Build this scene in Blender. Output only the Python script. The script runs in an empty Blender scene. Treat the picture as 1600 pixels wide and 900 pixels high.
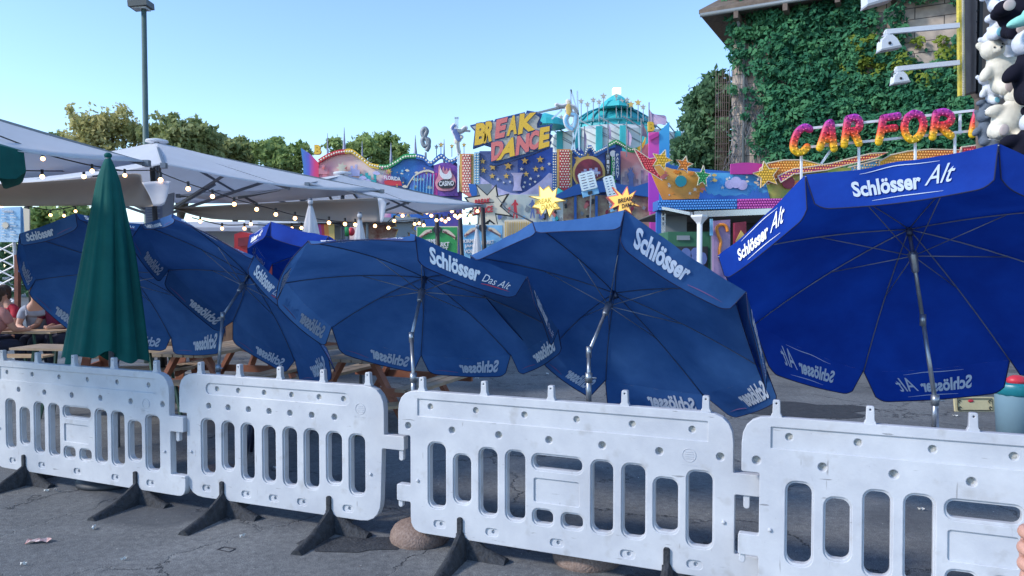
import bpy, bmesh, math, random
import numpy as np
from mathutils import Vector, Matrix, noise
from mathutils.geometry import tessellate_polygon
random.seed(7); rng = np.random.default_rng(7)
S = bpy.context.scene; C = S.collection
R = math.radians
# ------------------------------------------------------------------ camera, sky, sun, exposure
FPX, CH, TH = 1155.0, 1.78, math.atan(35/1155.0)
cd = bpy.data.cameras.new('camera'); cam = bpy.data.objects.new('camera', cd); C.objects.link(cam)
cam.location = (0, 0, CH); cam.rotation_euler = (math.pi/2 - TH, 0, 0)
cd.sensor_width = 36; cd.lens = 36*FPX/1600; cd.clip_start = .05; cd.clip_end = 2000
S.camera = cam
S.render.resolution_x, S.render.resolution_y = 1024, 576
SUN_EL, SUN_AZ = 33, 250       # azimuth clockwise from +Y (far to the left)
w = bpy.data.worlds.new('World'); S.world = w; w.use_nodes = True
nt = w.node_tree; bg = nt.nodes['Background']; sky = nt.nodes.new('ShaderNodeTexSky')
sky.sky_type = 'NISHITA'; sky.sun_disc = False; sky.sun_elevation = R(SUN_EL); sky.sun_rotation = R(SUN_AZ)
sky.air_density = 1.0; sky.dust_density = .0; sky.ozone_density = 4.0
nt.links.new(sky.outputs[0], bg.inputs[0]); bg.inputs[1].default_value = .15
sl = bpy.data.lights.new('sun', 'SUN'); sl.energy = 2.0; sl.angle = R(8); sl.color = (1, .93, .84)
so = bpy.data.objects.new('sun', sl); C.objects.link(so)
sd = Vector((math.sin(R(SUN_AZ))*math.cos(R(SUN_EL)), math.cos(R(SUN_AZ))*math.cos(R(SUN_EL)), math.sin(R(SUN_EL))))
so.rotation_euler = sd.to_track_quat('Z', 'Y').to_euler(); so.location = (0, 0, 30)
S.view_settings.view_transform = 'Standard'; S.view_settings.look = 'None'
S.view_settings.exposure = 1.0; S.view_settings.gamma = 1

# ------------------------------------------------------------------ helpers
def W(px, py, Y):
    """point of the place seen at photo pixel (px,py) standing Y metres out"""
    dx = (px-800)/FPX; u = (450-py)/FPX
    r = Vector((dx, math.cos(TH)+u*math.sin(TH), -math.sin(TH)+u*math.cos(TH)))
    return Vector((0, 0, CH)) + r*(Y/r.y)
def G(px, py):
    dx = (px-800)/FPX; u = (450-py)/FPX
    r = Vector((dx, math.cos(TH)+u*math.sin(TH), -math.sin(TH)+u*math.cos(TH)))
    return Vector((0, 0, CH)) + r*(-CH/r.z)
MATS = {}
def mat(key, col, rough=.6, metal=0, var=0, scale=8, bump=0, bscale=40, trans=0, emit=None, estr=1, col2=None, coat=0, spec=.5, alpha=None, waves=None):
    if key in MATS: return MATS[key]
    m = bpy.data.materials.new(key); m.use_nodes = True; t = m.node_tree; N = t.nodes; L = t.links
    b = N['Principled BSDF']; c = (*col, 1)
    b.inputs['Base Color'].default_value = c; b.inputs['Roughness'].default_value = rough; b.inputs['Metallic'].default_value = metal
    b.inputs['Specular IOR Level'].default_value = spec
    if coat: b.inputs['Coat Weight'].default_value = coat
    tc = N.new('ShaderNodeTexCoord'); csock = None
    if var or col2:
        n = N.new('ShaderNodeTexNoise'); n.inputs['Scale'].default_value = scale; n.inputs['Detail'].default_value = 7; n.inputs['Roughness'].default_value = .62
        L.new(tc.outputs['Object'], n.inputs['Vector'])
        rmp = N.new('ShaderNodeValToRGB'); e = rmp.color_ramp.elements
        e[0].position = .33; e[1].position = .68
        c2 = col2 or tuple(min(1, x*(1+var)) for x in col); c1 = col if col2 else tuple(x*(1-var) for x in col)
        e[0].color = (*c1, 1); e[1].color = (*c2, 1)
        L.new(n.outputs[0], rmp.inputs[0]); csock = rmp.outputs[0]; L.new(csock, b.inputs['Base Color'])
    if bump:
        n2 = N.new('ShaderNodeTexNoise'); n2.inputs['Scale'].default_value = bscale; n2.inputs['Detail'].default_value = 5
        L.new(tc.outputs['Object'], n2.inputs['Vector'])
        bp = N.new('ShaderNodeBump'); bp.inputs['Strength'].default_value = bump; bp.inputs['Distance'].default_value = .02
        L.new(n2.outputs[0], bp.inputs['Height']); L.new(bp.outputs[0], b.inputs['Normal'])
    if trans:
        tr = N.new('ShaderNodeBsdfTranslucent'); tr.inputs[0].default_value = c
        if csock: L.new(csock, tr.inputs[0])
        mx = N.new('ShaderNodeMixShader'); mx.inputs[0].default_value = trans
        L.new(b.outputs[0], mx.inputs[1]); L.new(tr.outputs[0], mx.inputs[2]); L.new(mx.outputs[0], N['Material Output'].inputs[0])
    if emit:
        b.inputs['Emission Color'].default_value = (*emit, 1); b.inputs['Emission Strength'].default_value = estr
    MATS[key] = m; return m
def gradmat(key, stops, z0, z1, axis='Z', rough=.5, spec=.5, mott=.3):
    """object paint that runs through colours along one axis of the place (world metres)"""
    if key in MATS: return MATS[key]
    m = bpy.data.materials.new(key); m.use_nodes = True; t = m.node_tree; N = t.nodes; L = t.links
    b = N['Principled BSDF']; b.inputs['Roughness'].default_value = rough
    g = N.new('ShaderNodeNewGeometry'); s = N.new('ShaderNodeSeparateXYZ'); L.new(g.outputs['Position'], s.inputs[0])
    mr = N.new('ShaderNodeMapRange'); mr.inputs[1].default_value = z0; mr.inputs[2].default_value = z1
    nz = N.new('ShaderNodeTexNoise'); nz.inputs['Scale'].default_value = 1.7; nz.inputs['Detail'].default_value = 6
    L.new(g.outputs['Position'], nz.inputs['Vector'])
    ad = N.new('ShaderNodeMath'); ad.operation = 'MULTIPLY_ADD'; ad.inputs[1].default_value = abs(z1-z0)*mott; mr.inputs[1].default_value += abs(z1-z0)*mott*.5; mr.inputs[2].default_value += abs(z1-z0)*mott*.5
    L.new(nz.outputs[0], ad.inputs[0]); L.new(s.outputs[axis], ad.inputs[2])
    L.new(ad.outputs[0], mr.inputs[0]); r = N.new('ShaderNodeValToRGB'); el = r.color_ramp.elements
    while len(el) < len(stops): el.new(.5)
    for e, (p, c) in zip(el, stops): e.position = p; e.color = (*c, 1)
    L.new(mr.outputs[0], r.inputs[0]); L.new(r.outputs[0], b.inputs['Base Color'])
    MATS[key] = m; return m
def tag(o, label=None, cat=None, group=None, kind=None):
    if label: o['label'] = label
    if cat: o['category'] = cat
    if group: o['group'] = group
    if kind: o['kind'] = kind
    return o
def empty(name, loc, label=None, cat=None, group=None, rz=0):
    o = bpy.data.objects.new(name, None); o.empty_display_size = .1; C.objects.link(o)
    o.location = loc; o.rotation_euler = (0, 0, rz); return tag(o, label, cat, group)
class MB:
    def __init__(s): s.v = []; s.f = []
    def add(s, vs, fs):
        o = len(s.v); s.v += [tuple(v) for v in vs]; s.f += [tuple(i+o for i in f) for f in fs]; return s
    def box(s, c, d, M=None):
        x, y, z = d[0]/2, d[1]/2, d[2]/2; M = M or Matrix.Identity(3); c = Vector(c)
        vs = [c + M @ Vector((a*x, b*y, e*z)) for a in (-1, 1) for b in (-1, 1) for e in (-1, 1)]
        return s.add(vs, [(0,1,3,2),(4,6,7,5),(0,4,5,1),(2,3,7,6),(0,2,6,4),(1,5,7,3)])
    def bar(s, a, b, w, h, up=Vector((0, 0, 1))):
        a = Vector(a); b = Vector(b); d = (b-a); l = d.length; d.normalize()
        sx = d.cross(up)
        if sx.length < 1e-4: sx = Vector((1, 0, 0))
        sx.normalize(); sy = sx.cross(d)
        M = Matrix((sx, d, sy)).transposed(); return s.box((a+b)/2, (w, l, h), M)
    def tube(s, pts, r, n=8, cap=True):
        pts = [Vector(p) for p in pts]; rs = r if isinstance(r, (list, tuple)) else [r]*len(pts)
        o = len(s.v); prev = None
        for i, p in enumerate(pts):
            d = (pts[min(i+1, len(pts)-1)] - pts[max(i-1, 0)]).normalized()
            a = prev - d*prev.dot(d) if prev is not None else (Vector((0, 0, 1)).cross(d) if abs(d.z) < .9 else Vector((1, 0, 0)).cross(d))
            a.normalize(); prev = a; b = d.cross(a)
            for k in range(n):
                t = 2*math.pi*k/n; s.v.append(tuple(p + (a*math.cos(t) + b*math.sin(t))*rs[i]))
        for i in range(len(pts)-1):
            for k in range(n):
                k2 = (k+1) % n; s.f.append((o+i*n+k, o+i*n+k2, o+(i+1)*n+k2, o+(i+1)*n+k))
        if cap: s.f.append(tuple(o+k for k in reversed(range(n)))); s.f.append(tuple(o+(len(pts)-1)*n+k for k in range(n)))
        return s
    def lathe(s, prof, c=(0, 0, 0), n=20, M=None, fr=None):
        c = Vector(c); o = len(s.v); M = M or Matrix.Identity(3)
        for i, (r, z) in enumerate(prof):
            for k in range(n):
                t = 2*math.pi*k/n; rr = r*(fr(t, i) if fr else 1)
                s.v.append(tuple(c + M @ Vector((rr*math.cos(t), rr*math.sin(t), z))))
        for i in range(len(prof)-1):
            for k in range(n):
                k2 = (k+1) % n; s.f.append((o+i*n+k, o+i*n+k2, o+(i+1)*n+k2, o+(i+1)*n+k))
        s.f.append(tuple(o+k for k in reversed(range(n)))); s.f.append(tuple(o+(len(prof)-1)*n+k for k in range(n)))
        return s
    def ell(s, c, r, M=None, n=14):
        if not isinstance(r, (tuple, list)): r = (r, r, r)
        M = M or Matrix.Identity(3); c = Vector(c); o = len(s.v); m = n//2+1
        for i in range(m+1):
            p = math.pi*(i+.001)/(m+.002)
            for k in range(n):
                t = 2*math.pi*k/n
                s.v.append(tuple(c + M @ Vector((r[0]*math.sin(p)*math.cos(t), r[1]*math.sin(p)*math.sin(t), r[2]*math.cos(p)))))
        for i in range(m):
            for k in range(n):
                k2 = (k+1) % n; s.f.append((o+i*n+k, o+(i+1)*n+k, o+(i+1)*n+k2, o+i*n+k2))
        return s
    def prism(s, pts, off):
        """closed outline pts (any plane), thickness vector off"""
        n = len(pts); off = Vector(off); pts = [Vector(p) for p in pts]
        tri = [tuple(t) for t in tessellate_polygon([pts])]
        s.add(pts + [p+off for p in pts], [tuple(t) for t in tri] + [tuple(i+n for i in reversed(t)) for t in tri] + [(i, i+n, (i+1) % n+n, (i+1) % n) for i in range(n)])
        return s
    def mesh(s, m): return s.add([v.co for v in m.vertices], [tuple(p.vertices) for p in m.polygons])
    def xf(s, fn): s.v = [tuple(fn(Vector(v))) for v in s.v]; return s
    def build(s, name, m, parent=None, smooth=False, world=True, fixn=True):
        me = bpy.data.meshes.new(name)
        off = Vector((0, 0, 0))
        if parent is not None and world:
            p = parent
            while p is not None: off += p.location; p = p.parent
        me.from_pydata([Vector(v)-off for v in s.v], [], s.f)
        if fixn and len(s.f) < 60000:
            bm = bmesh.new(); bm.from_mesh(me); bmesh.ops.recalc_face_normals(bm, faces=bm.faces); bm.to_mesh(me); bm.free()
        if m: me.materials.append(m)
        if smooth: me.polygons.foreach_set('use_smooth', [True]*len(me.polygons))
        o = bpy.data.objects.new(name, me); C.objects.link(o)
        if parent is not None: o.parent = parent
        return o
def smooth_angle(o, deg=35):
    me = o.data; me.polygons.foreach_set('use_smooth', [True]*len(me.polygons))
    bm = bmesh.new(); bm.from_mesh(me)
    for e in bm.edges:
        if len(e.link_faces) == 2 and e.calc_face_angle(0) > R(deg): e.smooth = False
    bm.to_mesh(me); bm.free(); return o
def sub(o, lv=2):
    m = o.modifiers.new('subd', 'SUBSURF'); m.levels = lv; m.render_levels = lv; return o
def remesh(o, vox):
    m = o.modifiers.new('rm', 'REMESH'); m.mode = 'VOXEL'; m.voxel_size = vox; m.use_smooth_shade = True
    s2 = o.modifiers.new('sm', 'SMOOTH'); s2.iterations = 6; s2.factor = .5; return o
def curve_mesh(cu):
    o = bpy.data.objects.new('tmp', cu); me = bpy.data.meshes.new_from_object(o); bpy.data.objects.remove(o); return me
def plate(outline, holes, th, bev, y):
    """flat plate in XZ with holes; front at y, back at y+th"""
    cu = bpy.data.curves.new('c', 'CURVE'); cu.dimensions = '2D'; cu.fill_mode = 'BOTH'
    cu.extrude = th/2-bev; cu.bevel_depth = bev; cu.bevel_resolution = 1; cu.offset = -bev
    for pl in [outline]+holes:
        sp = cu.splines.new('POLY'); sp.points.add(len(pl)-1); sp.use_cyclic_u = True
        for p, q in zip(sp.points, pl): p.co = (q[0], q[1], 0, 1)
    me = curve_mesh(cu); mb = MB()
    mb.add([(v.co.x, y+th/2-v.co.z, v.co.y) for v in me.vertices], [tuple(p.vertices) for p in me.polygons]); return mb
def rr(x0, z0, x1, z1, r, n=5):
    if x0 > x1: x0, x1 = x1, x0
    if z0 > z1: z0, z1 = z1, z0
    r = min(r, (x1-x0)/2-1e-4, (z1-z0)/2-1e-4); o = []
    for cx, cz, a in ((x1-r, z1-r, 0), (x0+r, z1-r, 90), (x0+r, z0+r, 180), (x1-r, z0+r, 270)):
        for k in range(n+1): t = R(a+90*k/n); o.append((cx+r*math.cos(t), cz+r*math.sin(t)))
    return o
def circ(x, z, r, n=16): return [(x+r*math.cos(2*math.pi*k/n), z+r*math.sin(2*math.pi*k/n)) for k in range(n)]
def rpoly(pts, n=5):
    """polygon with (x,z,r) corners rounded"""
    o = []; L = len(pts)
    for i in range(L):
        p = Vector(pts[i][:2]); r = pts[i][2]; a = Vector(pts[i-1][:2])-p; b = Vector(pts[(i+1) % L][:2])-p
        la, lb = a.length, b.length
        if r <= 0: o.append(tuple(p)); continue
        k = min(r, la*.49, lb*.49); A = p+a/la*k; B = p+b/lb*k
        for j in range(n+1):
            t = j/n; q = A*(1-t)**2 + p*2*t*(1-t) + B*t*t; o.append(tuple(q))
    return o
_TC = {}
def text_raw(s, offset=0, shear=0, res=3):
    """text outline mesh, x,y in 0..w, 0..h (baseline at 0), triangulated"""
    k = (s, offset, shear)
    if k not in _TC:
        cu = bpy.data.curves.new('t', 'FONT'); cu.body = s; cu.size = 1; cu.offset = offset; cu.shear = shear; cu.resolution_u = res; cu.fill_mode = 'FRONT'
        me = curve_mesh(cu); V = np.array([v.co[:2] for v in me.vertices]); x0 = V[:, 0].min()
        V[:, 0] -= x0; _TC[k] = (V, [tuple(p.vertices) for p in me.polygons], V[:, 0].max(), V[:, 1].min(), V[:, 1].max())
    return _TC[k]
def slabtext(s, offset, shear, cuts):
    V, F, w_, y0, y1 = text_raw(s, offset, shear)
    bm = bmesh.new(); vs = [bm.verts.new((v[0], v[1], 0)) for v in V]
    for f in F:
        try: bm.faces.new([vs[i] for i in f])
        except ValueError: pass
    for k in range(1, cuts):
        bmesh.ops.bisect_plane(bm, geom=bm.verts[:]+bm.edges[:]+bm.faces[:], plane_co=(w_*k/cuts, 0, 0), plane_no=(1, 0, 0))
    bm.verts.index_update(); r = ([tuple(v.co) for v in bm.verts], [tuple(v.index for v in f.verts) for f in bm.faces]); bm.free()
    return r[0], r[1], w_, y0, y1
def text_quad(mb, s, q, th=(0, .03, 0), offset=.0, shear=0):
    """text warped into a world-space quad TL,TR,BR,BL and given thickness"""
    V, F, w_, y0, y1 = text_raw(s, offset, shear); tl, tr, br, bl = [Vector(p) for p in q]; n = len(V); vs = []
    y0 = min(y0, 0)
    for x, y in V:
        u = x/w_; t = (y-y0)/(y1-y0); a = bl.lerp(br, u); b = tl.lerp(tr, u); vs.append(a.lerp(b, t))
    th = Vector(th); ed = {}
    for f in F:
        for i in range(len(f)):
            e = (f[i], f[(i+1) % len(f)]); k = tuple(sorted(e)); ed[k] = ed.get(k, []) + [e]
    side = [(e[0][0], e[0][0]+n, e[0][1]+n, e[0][1]) for e in ed.values() if len(e) == 1]
    mb.add(vs+[v+th for v in vs], list(F)+[tuple(i+n for i in reversed(f)) for f in F]+side); return mb
def PP(pts, Y): return [W(x, y, Y) for x, y in pts]
def board(name, pts, Y, m, parent, th=.06):
    mb = MB().prism(PP(pts, Y), (0, th, 0)); return mb.build(name, m, parent)
def star(cx, cy, ro, ri, n=5, rot=0, sx=1):
    return [(cx+sx*(ro if k % 2 == 0 else ri)*math.sin(math.pi*k/n+rot), cy-(ro if k % 2 == 0 else ri)*math.cos(math.pi*k/n+rot)) for k in range(2*n)]
def bulbs(mb, pts, Y, r, n=6):
    for x, y in pts: mb.ell(W(x, y, Y), (r, r*.7, r), n=n)
    return mb
def inside(p, poly):
    x, y = p; c = False; j = len(poly)-1
    for i in range(len(poly)):
        if (poly[i][1] > y) != (poly[j][1] > y) and x < (poly[j][0]-poly[i][0])*(y-poly[i][1])/(poly[j][1]-poly[i][1])+poly[i][0]: c = not c
        j = i
    return c
def fill_pts(poly, st, dx=0):
    xs = [p[0] for p in poly]; ys = [p[1] for p in poly]; o = []; y = min(ys)+st/2; r = 0
    while y < max(ys):
        x = min(xs)+st/2+(st/2 if r % 2 else 0)
        while x < max(xs):
            if inside((x, y), poly): o.append((x, y))
            x += st
        y += st; r += 1
    return o
def catmull(pts, n=8):
    P = [Vector(p) for p in pts]; P = [P[0]]+P+[P[-1]]; o = []
    for i in range(1, len(P)-2):
        for k in range(n):
            t = k/n; a, b, c, d = P[i-1:i+3]
            o.append(.5*((2*b)+(c-a)*t+(2*a-5*b+4*c-d)*t*t+(3*b-a-3*c+d)*t**3))
    o.append(P[-2]); return o
def smooth2(pts, n=6): return [(v.x, v.y) for v in catmull([(x, y, 0) for x, y in pts], n)]

# ------------------------------------------------------------------ ground
def asphalt():
    m = bpy.data.materials.new('asphalt'); m.use_nodes = True; t = m.node_tree; N = t.nodes; L = t.links; b = N['Principled BSDF']
    tc = N.new('ShaderNodeTexCoord')
    def noi(sc, det=6, ro=.6):
        n = N.new('ShaderNodeTexNoise'); n.inputs['Scale'].default_value = sc; n.inputs['Detail'].default_value = det; n.inputs['Roughness'].default_value = ro
        L.new(tc.outputs['Object'], n.inputs['Vector']); return n
    def ramp(src, a, b_, c1, c2):
        r = N.new('ShaderNodeValToRGB'); e = r.color_ramp.elements; e[0].position = a; e[1].position = b_; e[0].color = (*c1, 1); e[1].color = (*c2, 1); L.new(src, r.inputs[0]); return r.outputs[0]
    def mix(f, a, b_, mode='MIX'):
        x = N.new('ShaderNodeMix'); x.data_type = 'RGBA'; x.blend_type = mode
        if isinstance(f, float): x.inputs[0].default_value = f
        else: L.new(f, x.inputs[0])
        L.new(a, x.inputs[6]); L.new(b_, x.inputs[7]); return x.outputs[2]
    big = ramp(noi(.8, 8).outputs[0], .35, .68, (.115, .12, .128), (.205, .21, .215))
    fine = mix(1., ramp(noi(150, 3).outputs[0], .32, .70, (.30, .30, .32), (1.6, 1.6, 1.55)), ramp(noi(22, 6, .7).outputs[0], .35, .66, (.66, .66, .68), (1.22, 1.22, 1.2)), 'MULTIPLY')
    c = mix(1., big, fine, 'MULTIPLY')
    # cracks: a few distorted cell borders
    n = noi(1.6, 6, .7); ad = N.new('ShaderNodeVectorMath'); ad.operation = 'MULTIPLY_ADD'; ad.inputs[1].default_value = (.7, .7, .7)
    L.new(n.outputs[1], ad.inputs[0]); L.new(tc.outputs['Object'], ad.inputs[2])
    vo = N.new('ShaderNodeTexVoronoi'); vo.feature = 'DISTANCE_TO_EDGE'; vo.inputs['Scale'].default_value = .85; L.new(ad.outputs[0], vo.inputs['Vector'])
    cr = ramp(vo.outputs['Distance'], .002, .012, (1, 1, 1), (0, 0, 0))
    msk = ramp(noi(1.1, 3).outputs[0], .42, .50, (0, 0, 0), (1, 1, 1)); cm = mix(1., cr, msk, 'MULTIPLY')
    dark = N.new('ShaderNodeRGB'); dark.outputs[0].default_value = (.018, .02, .026, 1)
    c = mix(cm, c, dark.outputs[0])
    # tar patches and pale grit
    pm = ramp(noi(.45, 2, .4).outputs[0], .60, .63, (0, 0, 0), (1, 1, 1)); pd = N.new('ShaderNodeRGB'); pd.outputs[0].default_value = (.05, .055, .065, 1)
    c = mix(pm, c, mix(.65, c, pd.outputs[0]))
    gm = ramp(noi(42, 2, .5).outputs[0], .71, .73, (0, 0, 0), (1, 1, 1)); gd = N.new('ShaderNodeRGB'); gd.outputs[0].default_value = (.3, .3, .3, 1)
    c = mix(gm, c, gd.outputs[0]); L.new(c, b.inputs['Base Color'])
    ro = ramp(noi(3).outputs[0], .3, .7, (.55, .55, .55), (.9, .9, .9)); L.new(ro, b.inputs['Roughness'])
    bp = N.new('ShaderNodeBump'); bp.inputs['Strength'].default_value = .5; bp.inputs['Distance'].default_value = .01
    h = mix(.6, noi(90, 4).outputs[0], noi(5, 4).outputs[0]); h2 = mix(1., h, cr, 'SUBTRACT')
    L.new(h2, bp.inputs['Height']); L.new(bp.outputs[0], b.inputs['Normal']); return m
tag(MB().add([(-300, -60, 0), (300, -60, 0), (300, 600, 0), (-300, 600, 0)], [(0, 1, 2, 3)]).build('ground', asphalt()), kind='structure')

# ------------------------------------------------------------------ common materials
def plastic():
    m = mat('barrier_plastic', (.43, .45, .50), .42, col2=(.55, .57, .61), scale=3.2, bump=.06, bscale=60); t = m.node_tree; N = t.nodes; L = t.links; b = N['Principled BSDF']
    tc = N.new('ShaderNodeTexCoord'); oi = N.new('ShaderNodeObjectInfo'); ad = N.new('ShaderNodeVectorMath'); ad.operation = 'MULTIPLY_ADD'; cb = N.new('ShaderNodeCombineXYZ')
    for k in range(3): L.new(oi.outputs['Random'], cb.inputs[k])
    ad.inputs[1].default_value = (37, 11, 53); L.new(cb.outputs[0], ad.inputs[0]); L.new(tc.outputs['Object'], ad.inputs[2])
    for n in list(N):
        if n.type == 'TEX_NOISE': L.new(ad.outputs[0], n.inputs['Vector'])
    cur = b.inputs['Base Color'].links[0].from_socket
    for sc, st, a, c_, col, f in ((9, (1, 1, 1), .60, .74, (.30, .29, .28), .45), (60, (.12, 1, 1), .70, .74, (.12, .12, .13), .7), (55, (1, 1, .1), .71, .75, (.16, .15, .15), .6), (2.2, (1, 1, 1), .56, .70, (.42, .42, .44), .35), (120, (1, 1, 1), .73, .76, (.10, .09, .09), .6)):
        mp = N.new('ShaderNodeMapping'); mp.inputs['Scale'].default_value = st; L.new(ad.outputs[0], mp.inputs[0]); n = N.new('ShaderNodeTexNoise'); n.inputs['Scale'].default_value = sc; n.inputs['Detail'].default_value = 5; L.new(mp.outputs[0], n.inputs[0])
        r = N.new('ShaderNodeValToRGB'); e = r.color_ramp.elements; e[0].position = a; e[1].position = c_; e[0].color = (0, 0, 0, 1); e[1].color = (f, f, f, 1); L.new(n.outputs[0], r.inputs[0])
        x = N.new('ShaderNodeMix'); x.data_type = 'RGBA'; L.new(r.outputs[0], x.inputs[0]); L.new(cur, x.inputs[6]); x.inputs[7].default_value = (*col, 1); cur = x.outputs[2]
    L.new(cur, b.inputs['Base Color']); return m
M_BAR = plastic()
M_RUB = mat('black_rubber', (.022, .026, .034), .75, var=.5, scale=30, bump=.5, bscale=70)
M_FADE = mat('faded_blue_cloth', (.026, .095, .28), .8, col2=(.052, .15, .39), scale=2.2, bump=.35, bscale=9, trans=.30, spec=.2)
M_DEEP = mat('deep_blue_cloth', (.004, .035, .29), .75, col2=(.007, .06, .42), scale=2.5, bump=.3, bscale=8, trans=.25, spec=.2)
M_TW = mat('white_print', (.88, .90, .93), .7, spec=.2)
M_TI = mat('reverse_print', (.52, .60, .74), .8, spec=.2)
M_RED = mat('red_print', (.55, .06, .10), .7)
M_REDI = mat('reverse_red_print', (.16, .09, .24), .8)
M_STEEL = mat('grey_steel', (.30, .33, .38), .38, metal=.7, var=.15, scale=20)
M_DSTEEL = mat('dark_steel', (.07, .10, .18), .45, metal=.5)
M_HEM = mat('navy_hem', (.004, .01, .06), .8)
M_BLACK = mat('black_paint', (.012, .013, .016), .5)
M_WHITE = mat('white_paint', (.75, .77, .8), .5, var=.05)

# ------------------------------------------------------------------ barriers
def barrier_mesh(kind):
    pk = lambda u, v: rr(u-.042, v-.023, u+.042, v+.023, .021)
    if kind == 'A':
        slots = [(.132,.682,.245,.285),(.308,.626,.417,.334),(.48,.681,.592,.28),(.654,.682,.77,.275),(1.18,.677,1.3,.273),(1.358,.676,1.482,.272),(1.534,.619,1.661,.327),(1.714,.675,1.843,.271)]
        r = .042; holes = [rr(*s, r) for s in slots]+[rr(.823,.598,1.119,.676,.035), rr(.826,.274,.944,.354,.032), rr(1.003,.273,1.124,.352,.032)]
        big = [rr(a-.009, min(b, d)-.011, c+.009, max(b, d)+.011, r+.008) for a, b, c, d in slots]+[rr(.812,.586,1.13,.688,.045), rr(.817,.263,.953,.365,.04), rr(.994,.262,1.133,.363,.04)]
        d1 = [(.138,.906),(.449,.906),(.765,.904),(1.085,.902),(1.407,.902),(1.734,.9)]; d2 = [(-.015,.777),(.293,.774),(.604,.772),(.921,.771),(1.239,.77),(1.56,.767),(1.883,.769)]
        pock = [(.206,.181),(.559,.18),(.971,.175),(1.387,.172),(1.753,.171)]; strip = rr(.052, .845, 1.817, .951, .004); sq = [rr(.828,.401,1.105,.541,.012)]
        out = rpoly([(-.088,1.001,.15),(1.949,1.001,.22),(1.949,.69,.01),(2.083,.69,.012),(2.083,.577,.012),(1.957,.577,.012),(1.957,.26,.012),(2.097,.26,.012),(2.097,.109,.13),(.0,.109,.16),(.0,.295,.012),(-.10,.295,.012),(-.10,.40,.012),(.0,.40,.012),(.0,.715,.012),(-.088,.715,.012)])
        pegs = [.076,.501,.928,1.363,1.804]; pins = [(2.0,2.032,.505,.585),(-.095,-.065,.25,.30)]; knobs = [(.053,.437),(1.902,.423)]; logo = (1.72,.762); feet = [.348,1.604]
    else:
        slots = [(.184,.674,.297,.285),(.373,.67,.472,.336),(.545,.669,.646,.281),(.731,.667,.829,.283),(.905,.671,1.008,.279),(1.08,.673,1.187,.281),(1.26,.67,1.369,.332),(1.438,.668,1.548,.279)]
        r = .042; holes = [rr(*s, r) for s in slots]; big = [rr(a-.011, min(b, d)-.012, c+.011, max(b, d)+.012, r+.01) for a, b, c, d in slots]
        d1 = [(.318,.9),(.509,.9),(.734,.9),(.966,.9),(1.19,.9),(1.384,.9)]; d2 = [(.25,.776),(.425,.776),(.605,.776),(.783,.776),(.958,.776),(1.137,.776),(1.318,.776)]
        pock = [(.224,.178),(.579,.175),(.817,.174),(1.054,.175),(1.42,.175)]; strip = rr(.224, .86, 1.434, .94, .038); sq = []
        out = rpoly([(-.026,1.0,.2),(1.697,1.0,.24),(1.697,.69,.012),(1.844,.69,.012),(1.844,.60,.012),(1.682,.60,.012),(1.665,.109,.15),(.04,.109,.15),(.045,.71,.01),(-.026,.71,.01)])
        pegs = [.16,.512,.862,1.217,1.569]; pins = [(1.8,1.832,.53,.61)]; knobs = [(.084,.432),(1.596,.425)]; logo = (1.52,.845); feet = [.366,1.273]
    mb = plate(out, big+[circ(*d, .022) for d in d2]+[strip]+[pk(*p) for p in pock]+sq, .010, .0035, -.030)
    a = plate(out, holes+[circ(*d, .019) for d in d1]+[circ(*d, .0205) for d in d2]+[circ(p[0]+.006, p[1], .012, 10) for p in pock], .014, .003, -.020)
    b = plate([(x, z) for x, z in out], holes, .030, .003, -.0065)
    for q in (a, b): mb.add(q.v, q.f)
    for x in pegs:
        p = plate(rpoly([(x-.028,.998,0),(x-.024,1.012,.004),(x-.019,1.018,.004),(x-.017,1.086,.008),(x+.017,1.086,.008),(x+.019,1.018,.004),(x+.024,1.012,.004),(x+.028,.998,0)], 2), [circ(x, 1.068, .005, 8)], .034, .003, -.022)
        mb.add(p.v, p.f)
    for x0, x1, z0, z1 in pins: p = plate(rr(x0, z0, x1, z1, .014), [], .03, .004, -.018); mb.add(p.v, p.f)
    # raised rim along the top, round emblem ring
    mb.add(*(lambda m: (m.v, m.f))(MB().tube([(logo[0]+.036*math.cos(R(k)), -.031, logo[1]+.036*math.sin(R(k))) for k in range(0, 361, 20)], .0018, 5)))
    for j in range(4): mb.box((logo[0], -.031, logo[1]-.018+.012*j), (.05-.006*abs(j-1), .003, .003))
    txt = MB(); text_quad(txt, 'Made in Germany', [(logo[0]-.045, -.0305, logo[1]-.05), (logo[0]+.045, -.0305, logo[1]-.05), (logo[0]+.045, -.0305, logo[1]-.06), (logo[0]-.045, -.0305, logo[1]-.06)], (0, .002, 0)); mb.add(txt.v, txt.f)
    pc = [MB().ell((p[0]+.006, -.006, p[1]), (.009, .004, .009), n=8) for p in pock]
    for q in pc: mb.add(q.v, q.f)
    dirt = MB()
    for x, z in d1+d2: dirt.add([(x+.016*math.cos(t), -.0068, z+.016*math.sin(t)) for t in [k*math.pi/6 for k in range(12)]], [tuple(range(12))])
    return mb, knobs, feet, dirt
M_DIRT = mat('grime', (.22, .22, .2), .9, col2=(.5, .5, .48), scale=90)
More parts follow.
